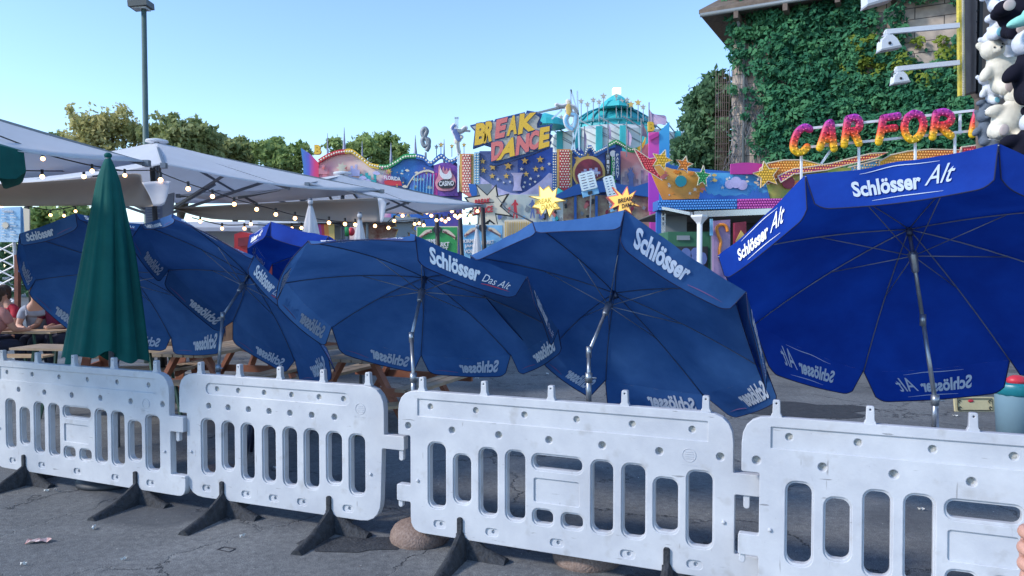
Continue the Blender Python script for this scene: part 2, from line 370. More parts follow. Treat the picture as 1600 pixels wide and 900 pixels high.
def foot_mb():
    mb = MB()
    def wing(d, L, h0=.165, w0=.068):
        d = Vector(d).normalized(); s = Vector((-d.y, d.x, 0)); prof = [(0, h0+.02, w0), (.12, .155, w0*1.05), (.3, .115, w0*1.0), (.55, .07, w0*.95), (.88, .04, w0*.85), (1, .03, w0*.8)]
        vs = []
        for t, h, w_ in prof:
            p = d*L*t
            for a, z in ((-1, 0), (-.8, h*.8), (-.25, h), (.25, h), (.8, h*.8), (1, 0)): vs.append(p+s*w_*.5*a*(1.5 if z == 0 else 1)+Vector((0, 0, z)))
        n = 6; fs = [(i*n+k, i*n+k+1, (i+1)*n+k+1, (i+1)*n+k) for i in range(5) for k in range(5)]+[tuple(range(6))[::-1], tuple(30+k for k in range(6))]
        fs += [(i*n, (i+1)*n, (i+1)*n+5, i*n+5) for i in range(5)]
        mb.add(vs, fs)
    wing((.1, -1, 0), .44); wing((1, -.05, 0), .30); wing((-.1, 1, 0), .3)
    return mb
def barrier(kind, org, yaw, label, lean=0, z=0):
    root = empty('barrier', (org[0], org[1], z), label, 'barrier', 'white plastic barriers in a row', yaw)
    mb, knobs, feet, dirt = barrier_mesh(kind)
    nd = len(dirt.f); mb.add(dirt.v, dirt.f); o = mb.build('panel', M_BAR, root, world=False, fixn=False)
    o.data.materials.append(M_DIRT)
    for pl in list(o.data.polygons)[-nd:]: pl.material_index = 1
    for x, zz in knobs:
        k = MB().ell((x, -.034, zz), (.011, .008, .011), n=10).build('knob', M_BAR, root, True, False)
    for x in feet:
        f = foot_mb().xf(lambda v: v+Vector((x, 0, 0))).build('foot', M_RUB, root, world=False); smooth_angle(f, 40)
        MBp = plate(rr(x-.017, .09, x+.017, .245, .012), [], .022, .004, -.046); MBp.box((x, -.004, .095), (.05, .07, .1)); MBp.build('foot_post', M_RUB, root, world=False)
    if lean: root.rotation_euler = (lean, 0, yaw)
    return root
barrier('A', (-4.286, 6.145), R(-22.8), 'white plastic barrier at the far left, in front of the closed green umbrella', z=-.005)
barrier('B', (-2.393, 5.383), R(-21.5), 'white plastic barrier with eight tall slots in one even row')
barrier('A', (-.626, 4.629), R(-22.5), 'white plastic barrier with blank middle panel, wholly in view right of the eight-slot one')
barrier('A', (1.245, 3.69), R(-22.3), 'white plastic barrier nearest the camera, cut off by the right edge', lean=-.05, z=.02)

# ------------------------------------------------------------------ blue tilted umbrellas
def lerp(a, b, t): return a+(b-a)*t
def umbrella(name, label, tips, apex, pole, vals, cloth, style, group='blue advertising umbrellas tipped backwards', vlen=.17, notext=()):
    """tips: 8 world rim points clockwise in view; apex; pole: world points from apex side to ground; vals {i: (pxL,pyL,pxR,pyR,dy)} lower corners"""
    cen = sum(tips, Vector())/8; nrm = (apex-cen).normalized()
    root = empty(name, (pole[-1].x, pole[-1].y, 0), label, 'umbrella', group)
    NS, NT = 16, 14; mb = MB()
    def rib(i, t): p = apex.lerp(tips[i % 8], t); return p+nrm*(.16*t*(1-t))
    def cp(i, s, t):
        a, b = rib(i, t), rib(i+1, t); p = a.lerp(b, s); wr = noise.noise(p*3.2)*.024*t+noise.noise(Vector((p.x*9, p.y*4, p.z*9)))*.008*t+.006*t*t*math.sin(s*22+i*2.3)*(1-t*.6)
        return p-nrm*(.035*math.sin(math.pi*s)*t*(1-.3*t))+nrm*wr*math.sin(math.pi*s)
    for i in range(8):
        for k in range(NT):
            for j in range(NS):
                q = [cp(i, j/NS, k/NT), cp(i, (j+1)/NS, k/NT), cp(i, (j+1)/NS, (k+1)/NT), cp(i, j/NS, (k+1)/NT)]
                mb.add(q, [(0, 1, 2, 3)] if k else [(0, 2, 3)])
    o = mb.build('canopy', cloth, root, True, fixn=False)
    bm = bmesh.new(); bm.from_mesh(o.data); bmesh.ops.remove_doubles(bm, verts=bm.verts, dist=1e-4); bmesh.ops.recalc_face_normals(bm, faces=bm.faces); bm.to_mesh(o.data); bm.free()
    down = Vector((0, 0, -1))
    for i in range(8):
        a, b = tips[i], tips[(i+1) % 8]
        if i in vals:
            v = vals[i]; dl = v[4]; dr = v[5] if len(v) > 5 else dl
            A = W(v[0], v[1], a.y+dl); B = W(v[2], v[3], b.y+dr)
        else:
            da = (down*.75-nrm*.55+(a-cen).normalized()*.1).normalized(); db = (down*.75-nrm*.55+(b-cen).normalized()*.1).normalized()
            A = a+da*vlen+(b-a)*.07; B = b+db*vlen-(b-a)*.07
        mid = (a+b)/2; outn = (B-A).cross((a-A)).normalized()
        if outn.dot(mid-cen) < 0 and outn.dot(nrm) < .3: outn = -outn
        elif outn.dot((mid-cen).normalized()*.6+nrm) < 0: outn = -outn
        ph = i*1.7
        def f(u, v, a=a, b=b, A=A, B=B, i=i, outn=outn, ph=ph):
            top = cp(i, u, 1.0); bot = A.lerp(B, u)
            uu = abs(u-.5)*2; rise = max(0, (uu-.82)/.18); dip = -.0*math.sin(math.pi*u)
            bot = bot.lerp(top, .16*rise**2.5)
            bow = (.05*math.sin(math.pi*u)+.010*math.sin(5*u+ph))*math.sin(v*math.pi*.5)*.35
            return top.lerp(bot, v)+outn*bow+(top-bot).normalized()*(-.02*math.sin(math.pi*u)*v)
        NU, NV = 40, 9; vm = MB(); vs = [f(j/NU, k/NV) for k in range(NV+1) for j in range(NU+1)]
        vm.add(vs, [(k*(NU+1)+j, k*(NU+1)+j+1, (k+1)*(NU+1)+j+1, (k+1)*(NU+1)+j) for k in range(NV) for j in range(NU)])
        vo = vm.build('valance', cloth, root, True, fixn=False)
        edge = [f(0, k/4) for k in range(4)]+[f(j/NU, 1) for j in range(NU+1)]+[f(1, k/4) for k in range(3, -1, -1)]
        MB().tube(edge, .0035, 5).build('hem', M_HEM, vo, True)
        # lettering, printed outside, showing reversed inside
        for side in ((1, -1) if i not in notext else ()):
            tm = MB(); rm = MB()
            def put(s, u0, u1, v0, v1, off, sh, mbx, slope=0):
                V, F, w_, y0, y1 = slabtext(s, off, sh, 14 if len(s) > 4 else 5); vs = []
                for x, y, z in V:
                    u = u0+(u1-u0)*x/w_; v = v1+(v0-v1)*(y)/(.73)-slope*(x/w_); e = .004
                    p = f(u, v); du = f(u+.01, v)-p; dv = f(u, v+.01)-p; n = du.cross(dv).normalized()
                    if n.dot(outn) < 0: n = -n
                    vs.append(p+n*.0065*side)
                mbx.add(vs, F)
            if style == 'das':
                put('Schlösser', .11, .585, .17, .74, .04, 0, tm)
                if side > 0: put('Das Alt', .615, .90, .40, .70, .0, .35, tm)
                pts = [f(.62+.30*k/10, .80-.035*math.sin(math.pi*k/10)+(k/10)*-.02) for k in range(11)]; wd = [.001+.006*math.sin(math.pi*min(1, .15+k/10*.85)) for k in range(11)]
                base = outn*.004*side; vs = []
                for p, q in zip(pts, wd): d = (A-a).normalized()*q; vs += [p+base-d*.5, p+base+d*.5]
                rm.add(vs, [(2*k, 2*k+1, 2*k+3, 2*k+2) for k in range(10)])
            else:
                put('Schlösser', .24, .62, .30, .70, .035, 0, tm); put('Alt', .64, .80, .18, .66, .004, .5, tm)
                for v_, u0, u1 in ((.12, .3, .72), (.86, .34, .74)):
                    pts = [f(u0+(u1-u0)*k/12, v_-.03*math.sin(math.pi*k/12)) for k in range(13)]; vs = []
                    for k, p in enumerate(pts): d = (A-a).normalized()*(.0006+.0015*math.sin(math.pi*k/12)); vs += [p+outn*.004*side-d, p+outn*.004*side+d]
                    tm.add(vs, [(2*k, 2*k+1, 2*k+3, 2*k+2) for k in range(12)])
            tm.build('lettering', M_TW if side > 0 else M_TI, vo, fixn=False)
            if rm.v: rm.build('swoosh', M_RED if side > 0 else M_REDI, vo, fixn=False)
    # frame
    pdir = (apex-pole[0]).normalized(); fer = apex.lerp(pole[0], min(.9, .17/max(.2, (apex-pole[0]).length)))
    for i in range(8):
        rb = MB().tube([rib(i, t/8)-nrm*.012 for t in range(9)], .0038, 5).build('rib', M_DSTEEL if style == 'das' else M_STEEL, root, True)
        MB().tube([fer, rib(i, .46)-nrm*.016], .0032, 5).build('strut', M_STEEL, rb, True)
    MB().tube([apex+nrm*.02, apex-nrm*.05], [.012, .02], 10).build('hub', M_DSTEEL, root, True)
    d = (pole[0]-apex).normalized()
    MB().tube([fer-d*.03, fer-d*.02, fer, fer+d*.09, fer+d*.10], [.016, .026, .026, .02, .016], 12).build('slider', M_STEEL, root, True)
    p = [apex]+pole; MB().tube([apex, pole[0]], .0115, 10).build('upper_pole', M_STEEL, root, True)
    lp = MB().tube([pole[0], pole[1]], .0125, 10); q = pole[1]; lp.tube([q, Vector((q.x, q.y, max(.04, q.z-.18)))], .018, 10)
    if len(pole) > 2: lp.tube(pole[1:], .0165, 10)
    lp.build('lower_pole', M_STEEL, root, True)
    MB().tube([q+Vector((0, 0, .03)), q-Vector((0, 0, .03))], .023, 10).tube([q, q+Vector((.045, -.02, 0))], .006, 6).build('clamp', M_STEEL, root, True)
    if len(pole[0:]) > 2: MB().tube([pole[0]+Vector((0, 0, .035)), pole[0]-Vector((0, 0, .035))], .018, 10).build('tilt_joint', M_STEEL, root, True)
    return root
def fit(pts, px):
    """rim points: fitted 3-D position, nudged so that each sits where the photo shows it at that distance"""
    o = []
    for p, q in zip(pts, px): o.append(W(q[0], q[1], p[1]) if q else Vector(p))
    return o
# E: nearest, deep blue
tE = fit([(2.187,3.338,2.335),(2.977,3.43,2.062),(3.379,3.991,1.581),(3.157,4.693,1.174),(2.441,5.124,1.079),(1.651,5.032,1.352),(1.249,4.471,1.833),(1.471,3.769,2.24)],
         [(1560,224),None,None,(1578,562),(1349,579),(1177,506),(1122,399),(1258,273)])
aE = W(1420, 356, 4.42)
umbrella('tilted_umbrella', 'large deep blue umbrella nearest the camera at the right, with a pale pole', tE, aE,
         [W(1442, 500, 4.38), W(1461, 625, 4.32), Vector((2.52, 4.30, 0))],
         {7: (1276,327,1552,292,-.02), 0: (1565,290,1800,392,0), 6: (1133,437,1262,337,-.03), 5: (1199,610,1150,470,-.03), 4: (1329,617,1205,583,.03), 3: (1567,613,1372,628,.03), 2: (1790,528,1596,590,.02)}, M_DEEP, 'alt')
tD = fit([(.702,4.343,2.051),(1.357,4.395,1.656),(1.639,4.883,1.136),(1.383,5.521,.796),(.739,5.936,.835),(.084,5.884,1.231),(-.199,5.396,1.751),(.057,4.757,2.091)],
         [(976,328),(1166,456),(1198,578),(1098,616),(946,594),(862,543),(735,399),(832,347)])
umbrella('tilted_umbrella', 'faded blue umbrella tipped back just left of the large deep blue one', tD, W(960, 456, 5.26),
         [W(920, 550, 4.75), W(920, 590, 4.62), Vector((W(920, 590, 4.62).x, 4.62, 0))],
         {0: (968,385,1136,487,-.02), 1: (1169,500,1196,612,-.02), 2: (1216,626,1144,654,.02), 3: (1112,652,950,638,.02), 4: (921,621,848,568,.02), 6: (745,407,838,366,-.12,-.1), 7: (838,364,968,358,-.10,-.06)}, M_FADE, 'das', notext=(6, 7))
tC = fit([(-.577,4.45,1.949),(.095,4.732,1.713),(.317,5.364,1.34),(-.042,5.975,1.049),(-.771,6.208,1.01),(-1.443,5.926,1.246),(-1.665,5.295,1.619),(-1.306,4.683,1.91)],
         [(649,368),(824,432),(872,515),(798,554),(658,555),(518,511),(446,440),(482,376)])
umbrella('tilted_umbrella', 'faded blue umbrella tipped back in the middle of the row', tC, W(664, 432, 5.46),
         [W(643, 527, 4.98), W(646, 590, 4.78), Vector((-.60, 4.76, 0))],
         {0: (654,414,803,467,-.02), 1: (836,480,861,541,-.03), 2: (878,549,812,586,.02), 3: (789,588,672,584,.03), 4: (646,582,532,552,.03), 5: (508,542,431,476,.02), 6: (430,470,458,402,-.05), 7: (486,382,648,377,-.17,-.14)}, M_FADE, 'das')
tB = fit([(-2.749,5.926,2.146),(-2.041,5.811,1.875),(-1.58,6.184,1.39),(-1.635,6.826,.975),(-2.175,7.361,.873),(-2.882,7.475,1.145),(-3.343,7.103,1.63),(-3.288,6.461,2.045)],
         [(270,334),(397,400),(466,460),(510,543),(461,563),(364,502),(264,421),(221,350)])
umbrella('tilted_umbrella', 'faded blue umbrella right of the closed green one, its slim pole kinked halfway', tB, W(390, 430, 6.79),
         [W(348, 494, 6.25), W(341, 575, 6.1), Vector((W(338, 575, 6.1).x, 6.1, 0))],
         {0: (268,341,393,405,-.17,-.1), 1: (385,425,440,483,-.02), 2: (476,500,525,586,-.02), 3: (520,592,470,600,.02), 4: (445,583,364,535,.03), 5: (339,519,256,447,.03), 6: (248,441,202,378,.02), 7: (226,359,274,347,-.1)}, M_FADE, 'das')
tA = fit([(-4.077,6.863,2.276),(-3.347,7.011,2.093),(-2.994,7.507,1.626),(-3.226,8.061,1.149),(-3.907,8.348,.941),(-4.637,8.2,1.123),(-4.989,7.703,1.59),(-4.757,7.15,2.067)],
         [(118,333),(222,350),(339,439),(352,510),(267,527),(146,505),(56,437),(31,365)])
umbrella('tilted_umbrella', 'faded blue umbrella tipped back behind the closed green umbrella, leftmost of the blue ones', tA, W(203, 424, 7.76),
         [W(185, 500, 7.3), W(183, 560, 7.2), Vector((W(183, 560, 7.2).x, 7.2, 0))],
         {7: (33,384,122,357,-.02), 6: (43,456,26,398,.02), 5: (133,535,44,460,.02), 3: (344,552,272,553,.02), 0: (125,345,220,362,-.05)}, M_FADE, 'das')
# F: seen only between two others
cF = W(506, 416, 8.4); nF = Vector((.30, .42, .82)).normalized(); xF = Vector((1, 0, 0)); xF = (xF-nF*xF.dot(nF)).normalized(); yF = nF.cross(xF)
tF = [cF+xF*math.sin(k*math.pi/4+.3)*.88-yF*math.cos(k*math.pi/4+.3)*.88 for k in range(8)]
umbrella('tilted_umbrella', 'deep blue umbrella mostly hidden, peeping out between two faded blue ones', tF, cF+nF*.24,
         [cF-nF*.9, Vector((cF.x-.1, cF.y-.3, .9)), Vector((cF.x-.1, cF.y-.3, 0))], {}, M_DEEP, 'alt', notext=(0, 1, 7))

# stone weights under the poles
M_STONE = mat('brown_granite', (.16, .105, .085), .85, col2=(.27, .20, .17), scale=60, bump=.5, bscale=70)
def weight(p, r, h, label):
    root = empty('umbrella_weight', p, label, 'umbrella base', 'round stone umbrella weights')
    smooth_angle(MB().lathe([(r*.97, 0), (r, h*.15), (r*.97, h*.4), (r*.86, h*.68), (r*.66, h*.88), (r*.4, h*.97), (r*.2, h)], p, 28).build('stone', M_STONE, root), 50)
    MB().tube([p+Vector((0, 0, h*.9)), p+Vector((0, 0, h+.07))], .022, 10).build('socket', M_STEEL, root, True)
weight(Vector((-.60, 4.76, 0)), .195, .135, 'round brown stone weight showing in the gap between two barriers')
weight(Vector((.455, 4.43, 0)), .21, .13, 'round brown stone weight half hidden under the barrier with a blank middle panel')
weight(Vector((-2.44, 6.1, 0)), .20, .12, 'round brown stone weight behind the left end of the eight-slot barrier')

# ------------------------------------------------------------------ closed green umbrella
gp = Vector(((172-800)/FPX*6.05, 6.05, 0)); 
root = empty('closed_umbrella', gp, 'closed dark green umbrella hanging in pleats behind the leftmost barrier', 'umbrella')
M_GRN = mat('green_cloth', (.002, .085, .078), .75, col2=(.004, .12, .105), scale=3, bump=.12, bscale=18, trans=.12, spec=.25)
def gfr(t, i):
    k = min(1, i/14); return 1+k*((.24+.14*math.sin(t*1.0+1))*abs(math.sin(4.5*t+.6+.5*math.sin(2*t)))**.55-.08+.06*math.sin(11*t+1.2+.02*i+.8*math.sin(t))+.03*math.sin(19*t+i*.03))
prof = []
zt, zb = W(172, 243, 6.05).z, W(172, 556, 6.05).z
for i in range(31):
    t = i/30; prof.append((.010+.045*min(1, t*8)**.7+.238*t**.95, zt+(zb-zt)*t))
mb = MB(); c0 = gp
n = 128; o0 = 0
for i, (r, z) in enumerate(prof):
    for k in range(n):
        t = 2*math.pi*k/n; rrr = r*gfr(t, i); zz = z-(.045*math.sin(3*t+2)+.03*math.sin(8*t))*(i/30)**6
        mb.v.append((c0.x+rrr*math.cos(t)-.075*(i/30)**1.5, c0.y+rrr*.8*math.sin(t), zz))
for i in range(len(prof)-1):
    for k in range(n): mb.f.append((i*n+k, i*n+(k+1) % n, (i+1)*n+(k+1) % n, (i+1)*n+k))
mb.build('canopy', M_GRN, root, True, fixn=False)
MB().ell(gp+Vector((0, 0, zt)), (.03, .03, .025)).build('top_cap', M_GRN, root, True)
MB().tube([gp+Vector((0, 0, .05)), gp+Vector((0, 0, zt))], .02, 10).build('pole', M_STEEL, root, True)
MB().lathe([(.27, 0), (.275, .03), (.24, .055), (.08, .075), (.05, .10)], gp, 28).build('base', mat('base_dark', (.03, .035, .045), .6), root, True)

# ------------------------------------------------------------------ white square parasols
M_PTOP = mat('parasol_cloth', (.80, .82, .86), .8, var=.03, scale=1.5, trans=.5, spec=.2, bump=.05, bscale=5)
M_PBEI = mat('beige_cloth', (.52, .44, .36), .8, var=.08, scale=1.2, trans=.3, spec=.2, bump=.2, bscale=3)
M_GREY = mat('grey_aluminium', (.16, .18, .21), .45, metal=.6)
def parasol(label, cor, apex, mast, group='large white square parasols'):
    """cor: near, right, far, left rim corners"""
    root = empty('square_parasol', (mast.x, mast.y, 0), label, 'parasol', group); mb = MB(); K = 10; J = 10
    for i in range(4):
        a, b = cor[i], cor[(i+1) % 4]
        for k in range(K):
            for j in range(J):
                def P(s, t):
                    e = a.lerp(b, s); p = apex.lerp(e, t); return p-Vector((0, 0, .10*math.sin(math.pi*s)*math.sin(math.pi*t*.5)*t+.14*t*(1-t)*(1-.0*s)))
                q = [P(j/J, k/K), P((j+1)/J, k/K), P((j+1)/J, (k+1)/K), P(j/J, (k+1)/K)]
                mb.add(q, [(0, 1, 2, 3)] if k else [(0, 2, 3)])
        # short rim strip
    o = mb.build('canopy', M_PTOP, root, True, fixn=False)
    bm = bmesh.new(); bm.from_mesh(o.data); bmesh.ops.remove_doubles(bm, verts=bm.verts, dist=1e-3)
    bmesh.ops.recalc_face_normals(bm, faces=bm.faces)
    for e in bm.edges: e.smooth = e.calc_face_angle(0) < R(9) if len(e.link_faces) == 2 else True
    bm.to_mesh(o.data); bm.free()
    so_ = o.modifiers.new('sol', 'SOLIDIFY'); so_.thickness = .008
    cenr = sum(cor, Vector())/4; sl_ = Vector((apex.x, apex.y, cenr.z-.45))
    for i in range(4):
        c = cor[i]; rb = MB().bar(apex-Vector((0, 0, .05)), c-Vector((0, 0, .03)), .03, .045).build('rib', M_GREY, root)
        MB().bar(sl_, apex.lerp(c, .55)-Vector((0, 0, .1)), .03, .04).build('strut', M_GREY, rb)
        m = (cor[i]+cor[(i+1) % 4])/2; rb = MB().bar(apex-Vector((0, 0, .05)), m-Vector((0, 0, .13)), .025, .04).build('rib', M_GREY, root)
        MB().bar(sl_, apex.lerp(m, .55)-Vector((0, 0, .17)), .025, .035).build('strut', M_GREY, rb)
        MB().box(c-Vector((0, 0, .02)), (.06, .06, .06)).build('corner_cap', M_GREY, root)
    MB().lathe([(.16, 0), (.15, .03), (.05, .05)], apex+Vector((0, 0, .0)), 16).build('top_cap', M_PTOP, root, True)
    MB().tube([Vector((apex.x, apex.y, .05)), apex], .035, 12).build('mast', M_GREY, root, True)
    MB().box((apex.x, apex.y, .06), (.9, .9, .12)).build('base_plate', mat('concrete_base', (.25, .25, .25), .9, var=.2), root)
    return root
nr, rt, lf = W(256, 256, 8.5), W(597, 297, 11.5), W(-145, 287, 10.5); ap = W(245, 222, 11.0)
parasol('white square parasol whose peak stands just right of the lamp post', [nr, rt, rt+lf-nr, lf], ap, ap)
nr, rt = W(480, 286, 10.5), W(757, 320, 14); ap = W(535, 272, 13.0); lf = Vector((-5.4, 12, rt.z))
parasol('white square parasol farthest right, its tip reaching the funfair stars', [nr, rt, rt+lf-nr, lf], ap, ap)
rt = W(229, 252, 7.2); nr = Vector((-4.33, 4.5, rt.z+.0)); lf = Vector((-6.9, 8.3, rt.z)); 
parasol('white square parasol nearest the camera, cut off by the left edge', [nr, rt, lf, nr+lf-rt], Vector((-5.6, 6.4, 3.42)), Vector((-5.6, 6.4, 0)))
def hanging(label, pts, Y, sag=.1, m=M_PBEI):
    """cloth sheet hanging from pts top row to bottom row (px)"""
    top, bot = pts; T = [W(x, y, Y+d) for x, y, d in top]; B = [W(x, y, Y+d) for x, y, d in bot]
    T = catmull(T, 6); B = catmull(B, 6); n = len(T); vs = []; K = 8
    for k in range(K+1):
        for i in range(n):
            p = T[i].lerp(B[i], k/K); vs.append(p+Vector((0, sag*math.sin(math.pi*k/K)*(1+.4*math.sin(i*.5)), 0)))
    o = MB().add(vs, [(k*n+i, k*n+i+1, (k+1)*n+i+1, (k+1)*n+i) for k in range(K) for i in range(n-1)]).build('awning_cloth', m, None, True, fixn=False)
    s_ = o.modifiers.new('sol', 'SOLIDIFY'); s_.thickness = .006
    return tag(o, label, 'awning', 'slack awning cloths under the parasols')
hanging('slack beige awning cloth hanging under the left parasols', ([(-60,290,0),(60,284,0),(150,277,0),(214,271,0),(222,284,0),(236,306,0)], [(-60,323,.3),(60,322,.3),(150,321,.3),(200,322,.25),(228,324,.2),(240,322,.1)]), 8.2)
hanging('slack grey beige awning cloth hanging under the right parasols', ([(270,325,.6),(340,321,.4),(440,316,.2),(540,311,0),(592,309,0)], [(272,327,.6),(330,342,.5),(420,345,.3),(520,347,.2),(594,347,.1)]), 10.3, m=mat('grey_cloth', (.40, .36, .33), .8, var=.08, scale=1.2, trans=.3))
hanging('small pointed white cloth flap beside the dark post', ([(222,285,0),(245,283,0),(267,283,0)], [(240,322,0),(250,322,0),(257,319,0)]), 8.1, .02, M_PTOP)
hanging('small pointed white cloth flap left of the casino sign', ([(590,310,0),(597,310,0),(604,317,0)], [(594,345,0),(595,348,0),(598,346,0)]), 10.2, .02, M_PTOP)
# dark posts that carry the lights
for (x0, y0, x1, Y, lb) in ((238, 262, 243, 9.6, 'dark thin post under the middle parasol holding up the light string'), (682, 335, 683, 16, 'thin black post in front of the green market sign'), (719, 342, 720, 16, 'black post between the green and the blue market signs'), (754, 320, 757, 15, 'leaning black post in front of the blue market sign')):
    a = W(x0, y0, Y); g = Vector((a.x+.12, a.y, 0)); root = empty('light_post', g, lb, 'post', 'dark posts for the light strings')
    MB().tube([g, a], .035*Y/16+.012, 8).build('shaft', M_BLACK, root, True); MB().lathe([(.12, 0), (.12, .02), (.04, .04)], g, 12).build('base_plate', M_BLACK, root)
# closed white parasols
for (x, y, yb, wd, Y, lb) in ((485, 316, 385, 26, 9.5, 'closed white parasol, tallest of the three folded ones'), (562, 337, 385, 17, 9.9, 'small closed white parasol above the middle blue umbrella'), (745, 353, 400, 14, 17, 'closed white parasol in front of the blue market sign')):
    a = W(x, y, Y); b = W(x, yb+30, Y); g = Vector((a.x, a.y, 0)); root = empty('closed_parasol', g, lb, 'parasol', 'folded white parasols'); h = a.z-b.z; r1 = wd/FPX*Y*.75
    MB().lathe([(.01+(r1)*(t/10)**.85, a.z-h*t/10) for t in range(11)], (a.x, a.y, 0), 40, fr=lambda t, i: 1+.12*math.sin(8*t)+.05*math.sin(13*t)).build('canopy', M_PTOP, root, True, fixn=False)
    MB().tube([g, a+Vector((0, 0, .05))], .025, 8).build('pole', M_GREY, root, True); MB().ell(a, .035).build('finial', M_PTOP, root, True)
    MB().lathe([(.3, 0), (.3, .06), (.05, .09)], g, 16).build('base', M_GREY, root)

# ------------------------------------------------------------------ light strings
M_BULB = mat('warm_bulb', (1, .8, .5), .3, emit=(1, .52, .20), estr=4)
def string(label, cable, bl, Y0, Y1, r=.022):
    x0, x1 = cable[0][0], cable[-1][0]; yy = lambda x: Y0+(Y1-Y0)*(x-x0)/(x1-x0)
    pts = catmull([W(x, y, yy(x)) for x, y in cable], 5)
    root = empty('light_string', pts[0], label, 'string lights', 'strings of warm bulbs'); MB().tube(pts, .006 if Y0 < 10 else .009, 5).build('cable', M_BLACK, root, True)
    for x, y in bl:
        p = W(x, y, yy(x)); s = MB().tube([p+Vector((0, 0, r*3.2)), p+Vector((0, 0, r*.9))], r*.62, 8).build('socket', M_BLACK, root)
        MB().lathe([(r*.35, r*1.0), (r*.8, r*.5), (r, 0), (r*.8, -r*.6), (r*.3, -r*.95)], p, 10).build('bulb', M_BULB, root, True)
string('light string sagging under the nearest parasol at the left edge', [(-20,205),(30,224),(69,240),(110,251),(146,259),(196,267)], [(67,248),(144,267),(195,274)], 6.0, 7.0, .019)
string('light string level below the left parasols', [(-20,265),(66,267),(131,267),(240,266)], [(66,276),(131,276)], 7.0, 8.0, .022)
string('light string sloping down from the dark post to the middle umbrella', [(238,263),(256,272),(295,287),(332,299),(367,311),(401,320),(431,328),(461,336),(520,345),(600,349),(650,345)], [(251,281),(294,295),(332,307),(366,319),(401,327),(431,335),(461,341),(514,348),(539,350),(555,351),(586,353),(607,356)], 8.0, 11, .026)
string('lower light string behind the two left umbrellas', [(300,340),(347,351),(392,351),(430,352),(471,350),(522,349),(560,346)], [(313,346),(347,357),(382,357),(392,350),(420,357),(431,358),(456,357),(471,356),(426,367)], 12, 12.5, .028)
string('light string above the green market sign', [(600,352),(629,330),(667,326),(706,322),(745,318),(772,316)], [(616,345),(629,337),(667,332),(674,337),(682,344),(706,330),(711,337),(719,337),(725,331),(735,337),(746,330)], 15, 15, .034)
string('second light string above the green market sign', [(610,346),(648,343),(696,338),(740,330)], [(648,350),(655,349),(662,352),(696,346),(701,342),(690,343),(715,340)], 16, 15.6, .034)
string('short row of bulbs at the left edge above the menu board', [(-10,318),(30,320),(79,328),(118,322)], [(2,322),(79,336),(100,337),(118,330)], 11, 12, .024)

# ------------------------------------------------------------------ lamp post
p = Vector(((231-800)/FPX*13.5, 13.5, 0)); root = empty('street_lamp', p, 'tall green grey street lamp rising behind the white parasols', 'street lamp')
M_LP = mat('lamp_green', (.09, .14, .13), .5, metal=.2, var=.1); zt = W(231, 12, 13.5).z
MB().tube([p, p+Vector((0, 0, 1.2)), p+Vector((0, 0, 1.25)), Vector((p.x, p.y, zt))], [.09, .09, .058, .045], 14).build('pole', M_LP, root, True)
MB().bar((p.x-.22, p.y, zt+.03), (p.x+.12, p.y, zt+.06), .30, .11).build('lamp_head', mat('lamp_grey', (.06, .07, .07), .5), root)
MB().box((p.x-.05, p.y, zt-.02), (.26, .2, .03)).build('lens', mat('lamp_lens', (.4, .42, .42), .2), root)

#@@PART2@@
# ------------------------------------------------------------------ vegetation helpers
def leafmat(key, c1, c2, trans=.3):
    m = mat(key, c1, .65, col2=c2, scale=.9, trans=max(trans, .4) if key != 'ivy_leaf' else trans, spec=.15); return m
def leaves(centers, size, droop=0, outward=None, jit=.5, tall=1.0):
    """one small bent leaf (two triangles) per centre"""
    n = len(centers); C_ = np.asarray(centers); a = rng.normal(size=(n, 3)); 
    if outward is not None: a = a*jit + outward
    a /= np.linalg.norm(a, axis=1)[:, None]; b = rng.normal(size=(n, 3)); b -= a*(a*b).sum(1)[:, None]; b /= np.linalg.norm(b, axis=1)[:, None]
    if droop: b = b*(1-droop)+np.array([0, 0, -droop]); b -= a*(a*b).sum(1)[:, None]; b /= np.linalg.norm(b, axis=1)[:, None]+1e-9
    c = np.cross(a, b); s = size*(.6+.8*rng.random(n))[:, None]
    v = np.stack([C_-b*s*tall, C_+c*s*.5+a*s*.12, C_+b*s*tall, C_-c*s*.5+a*s*.12], 1).reshape(-1, 3)
    f = np.arange(4*n).reshape(n, 4); return v, f
def np_obj(name, v, f, m, parent=None, mats=None, midx=None):
    me = bpy.data.meshes.new(name); off = np.zeros(3); p = parent
    while p is not None: off += np.array(p.location); p = p.parent
    v = v-off
    me.vertices.add(len(v)); me.vertices.foreach_set('co', v.ravel()); me.loops.add(f.size); me.loops.foreach_set('vertex_index', f.ravel().astype(np.int32))
    me.polygons.add(len(f)); me.polygons.foreach_set('loop_start', np.arange(0, f.size, f.shape[1], dtype=np.int32)); me.update(calc_edges=True); me.validate()
    me.materials.append(m)
    for q in (mats or []): me.materials.append(q)
    if midx is not None: me.polygons.foreach_set('material_index', midx.astype(np.int32))
    o = bpy.data.objects.new(name, me); C.objects.link(o)
    if parent is not None: o.parent = parent
    return o
M_BARK = mat('bark', (.09, .07, .05), .9, var=.4, scale=6, bump=.5, bscale=20)
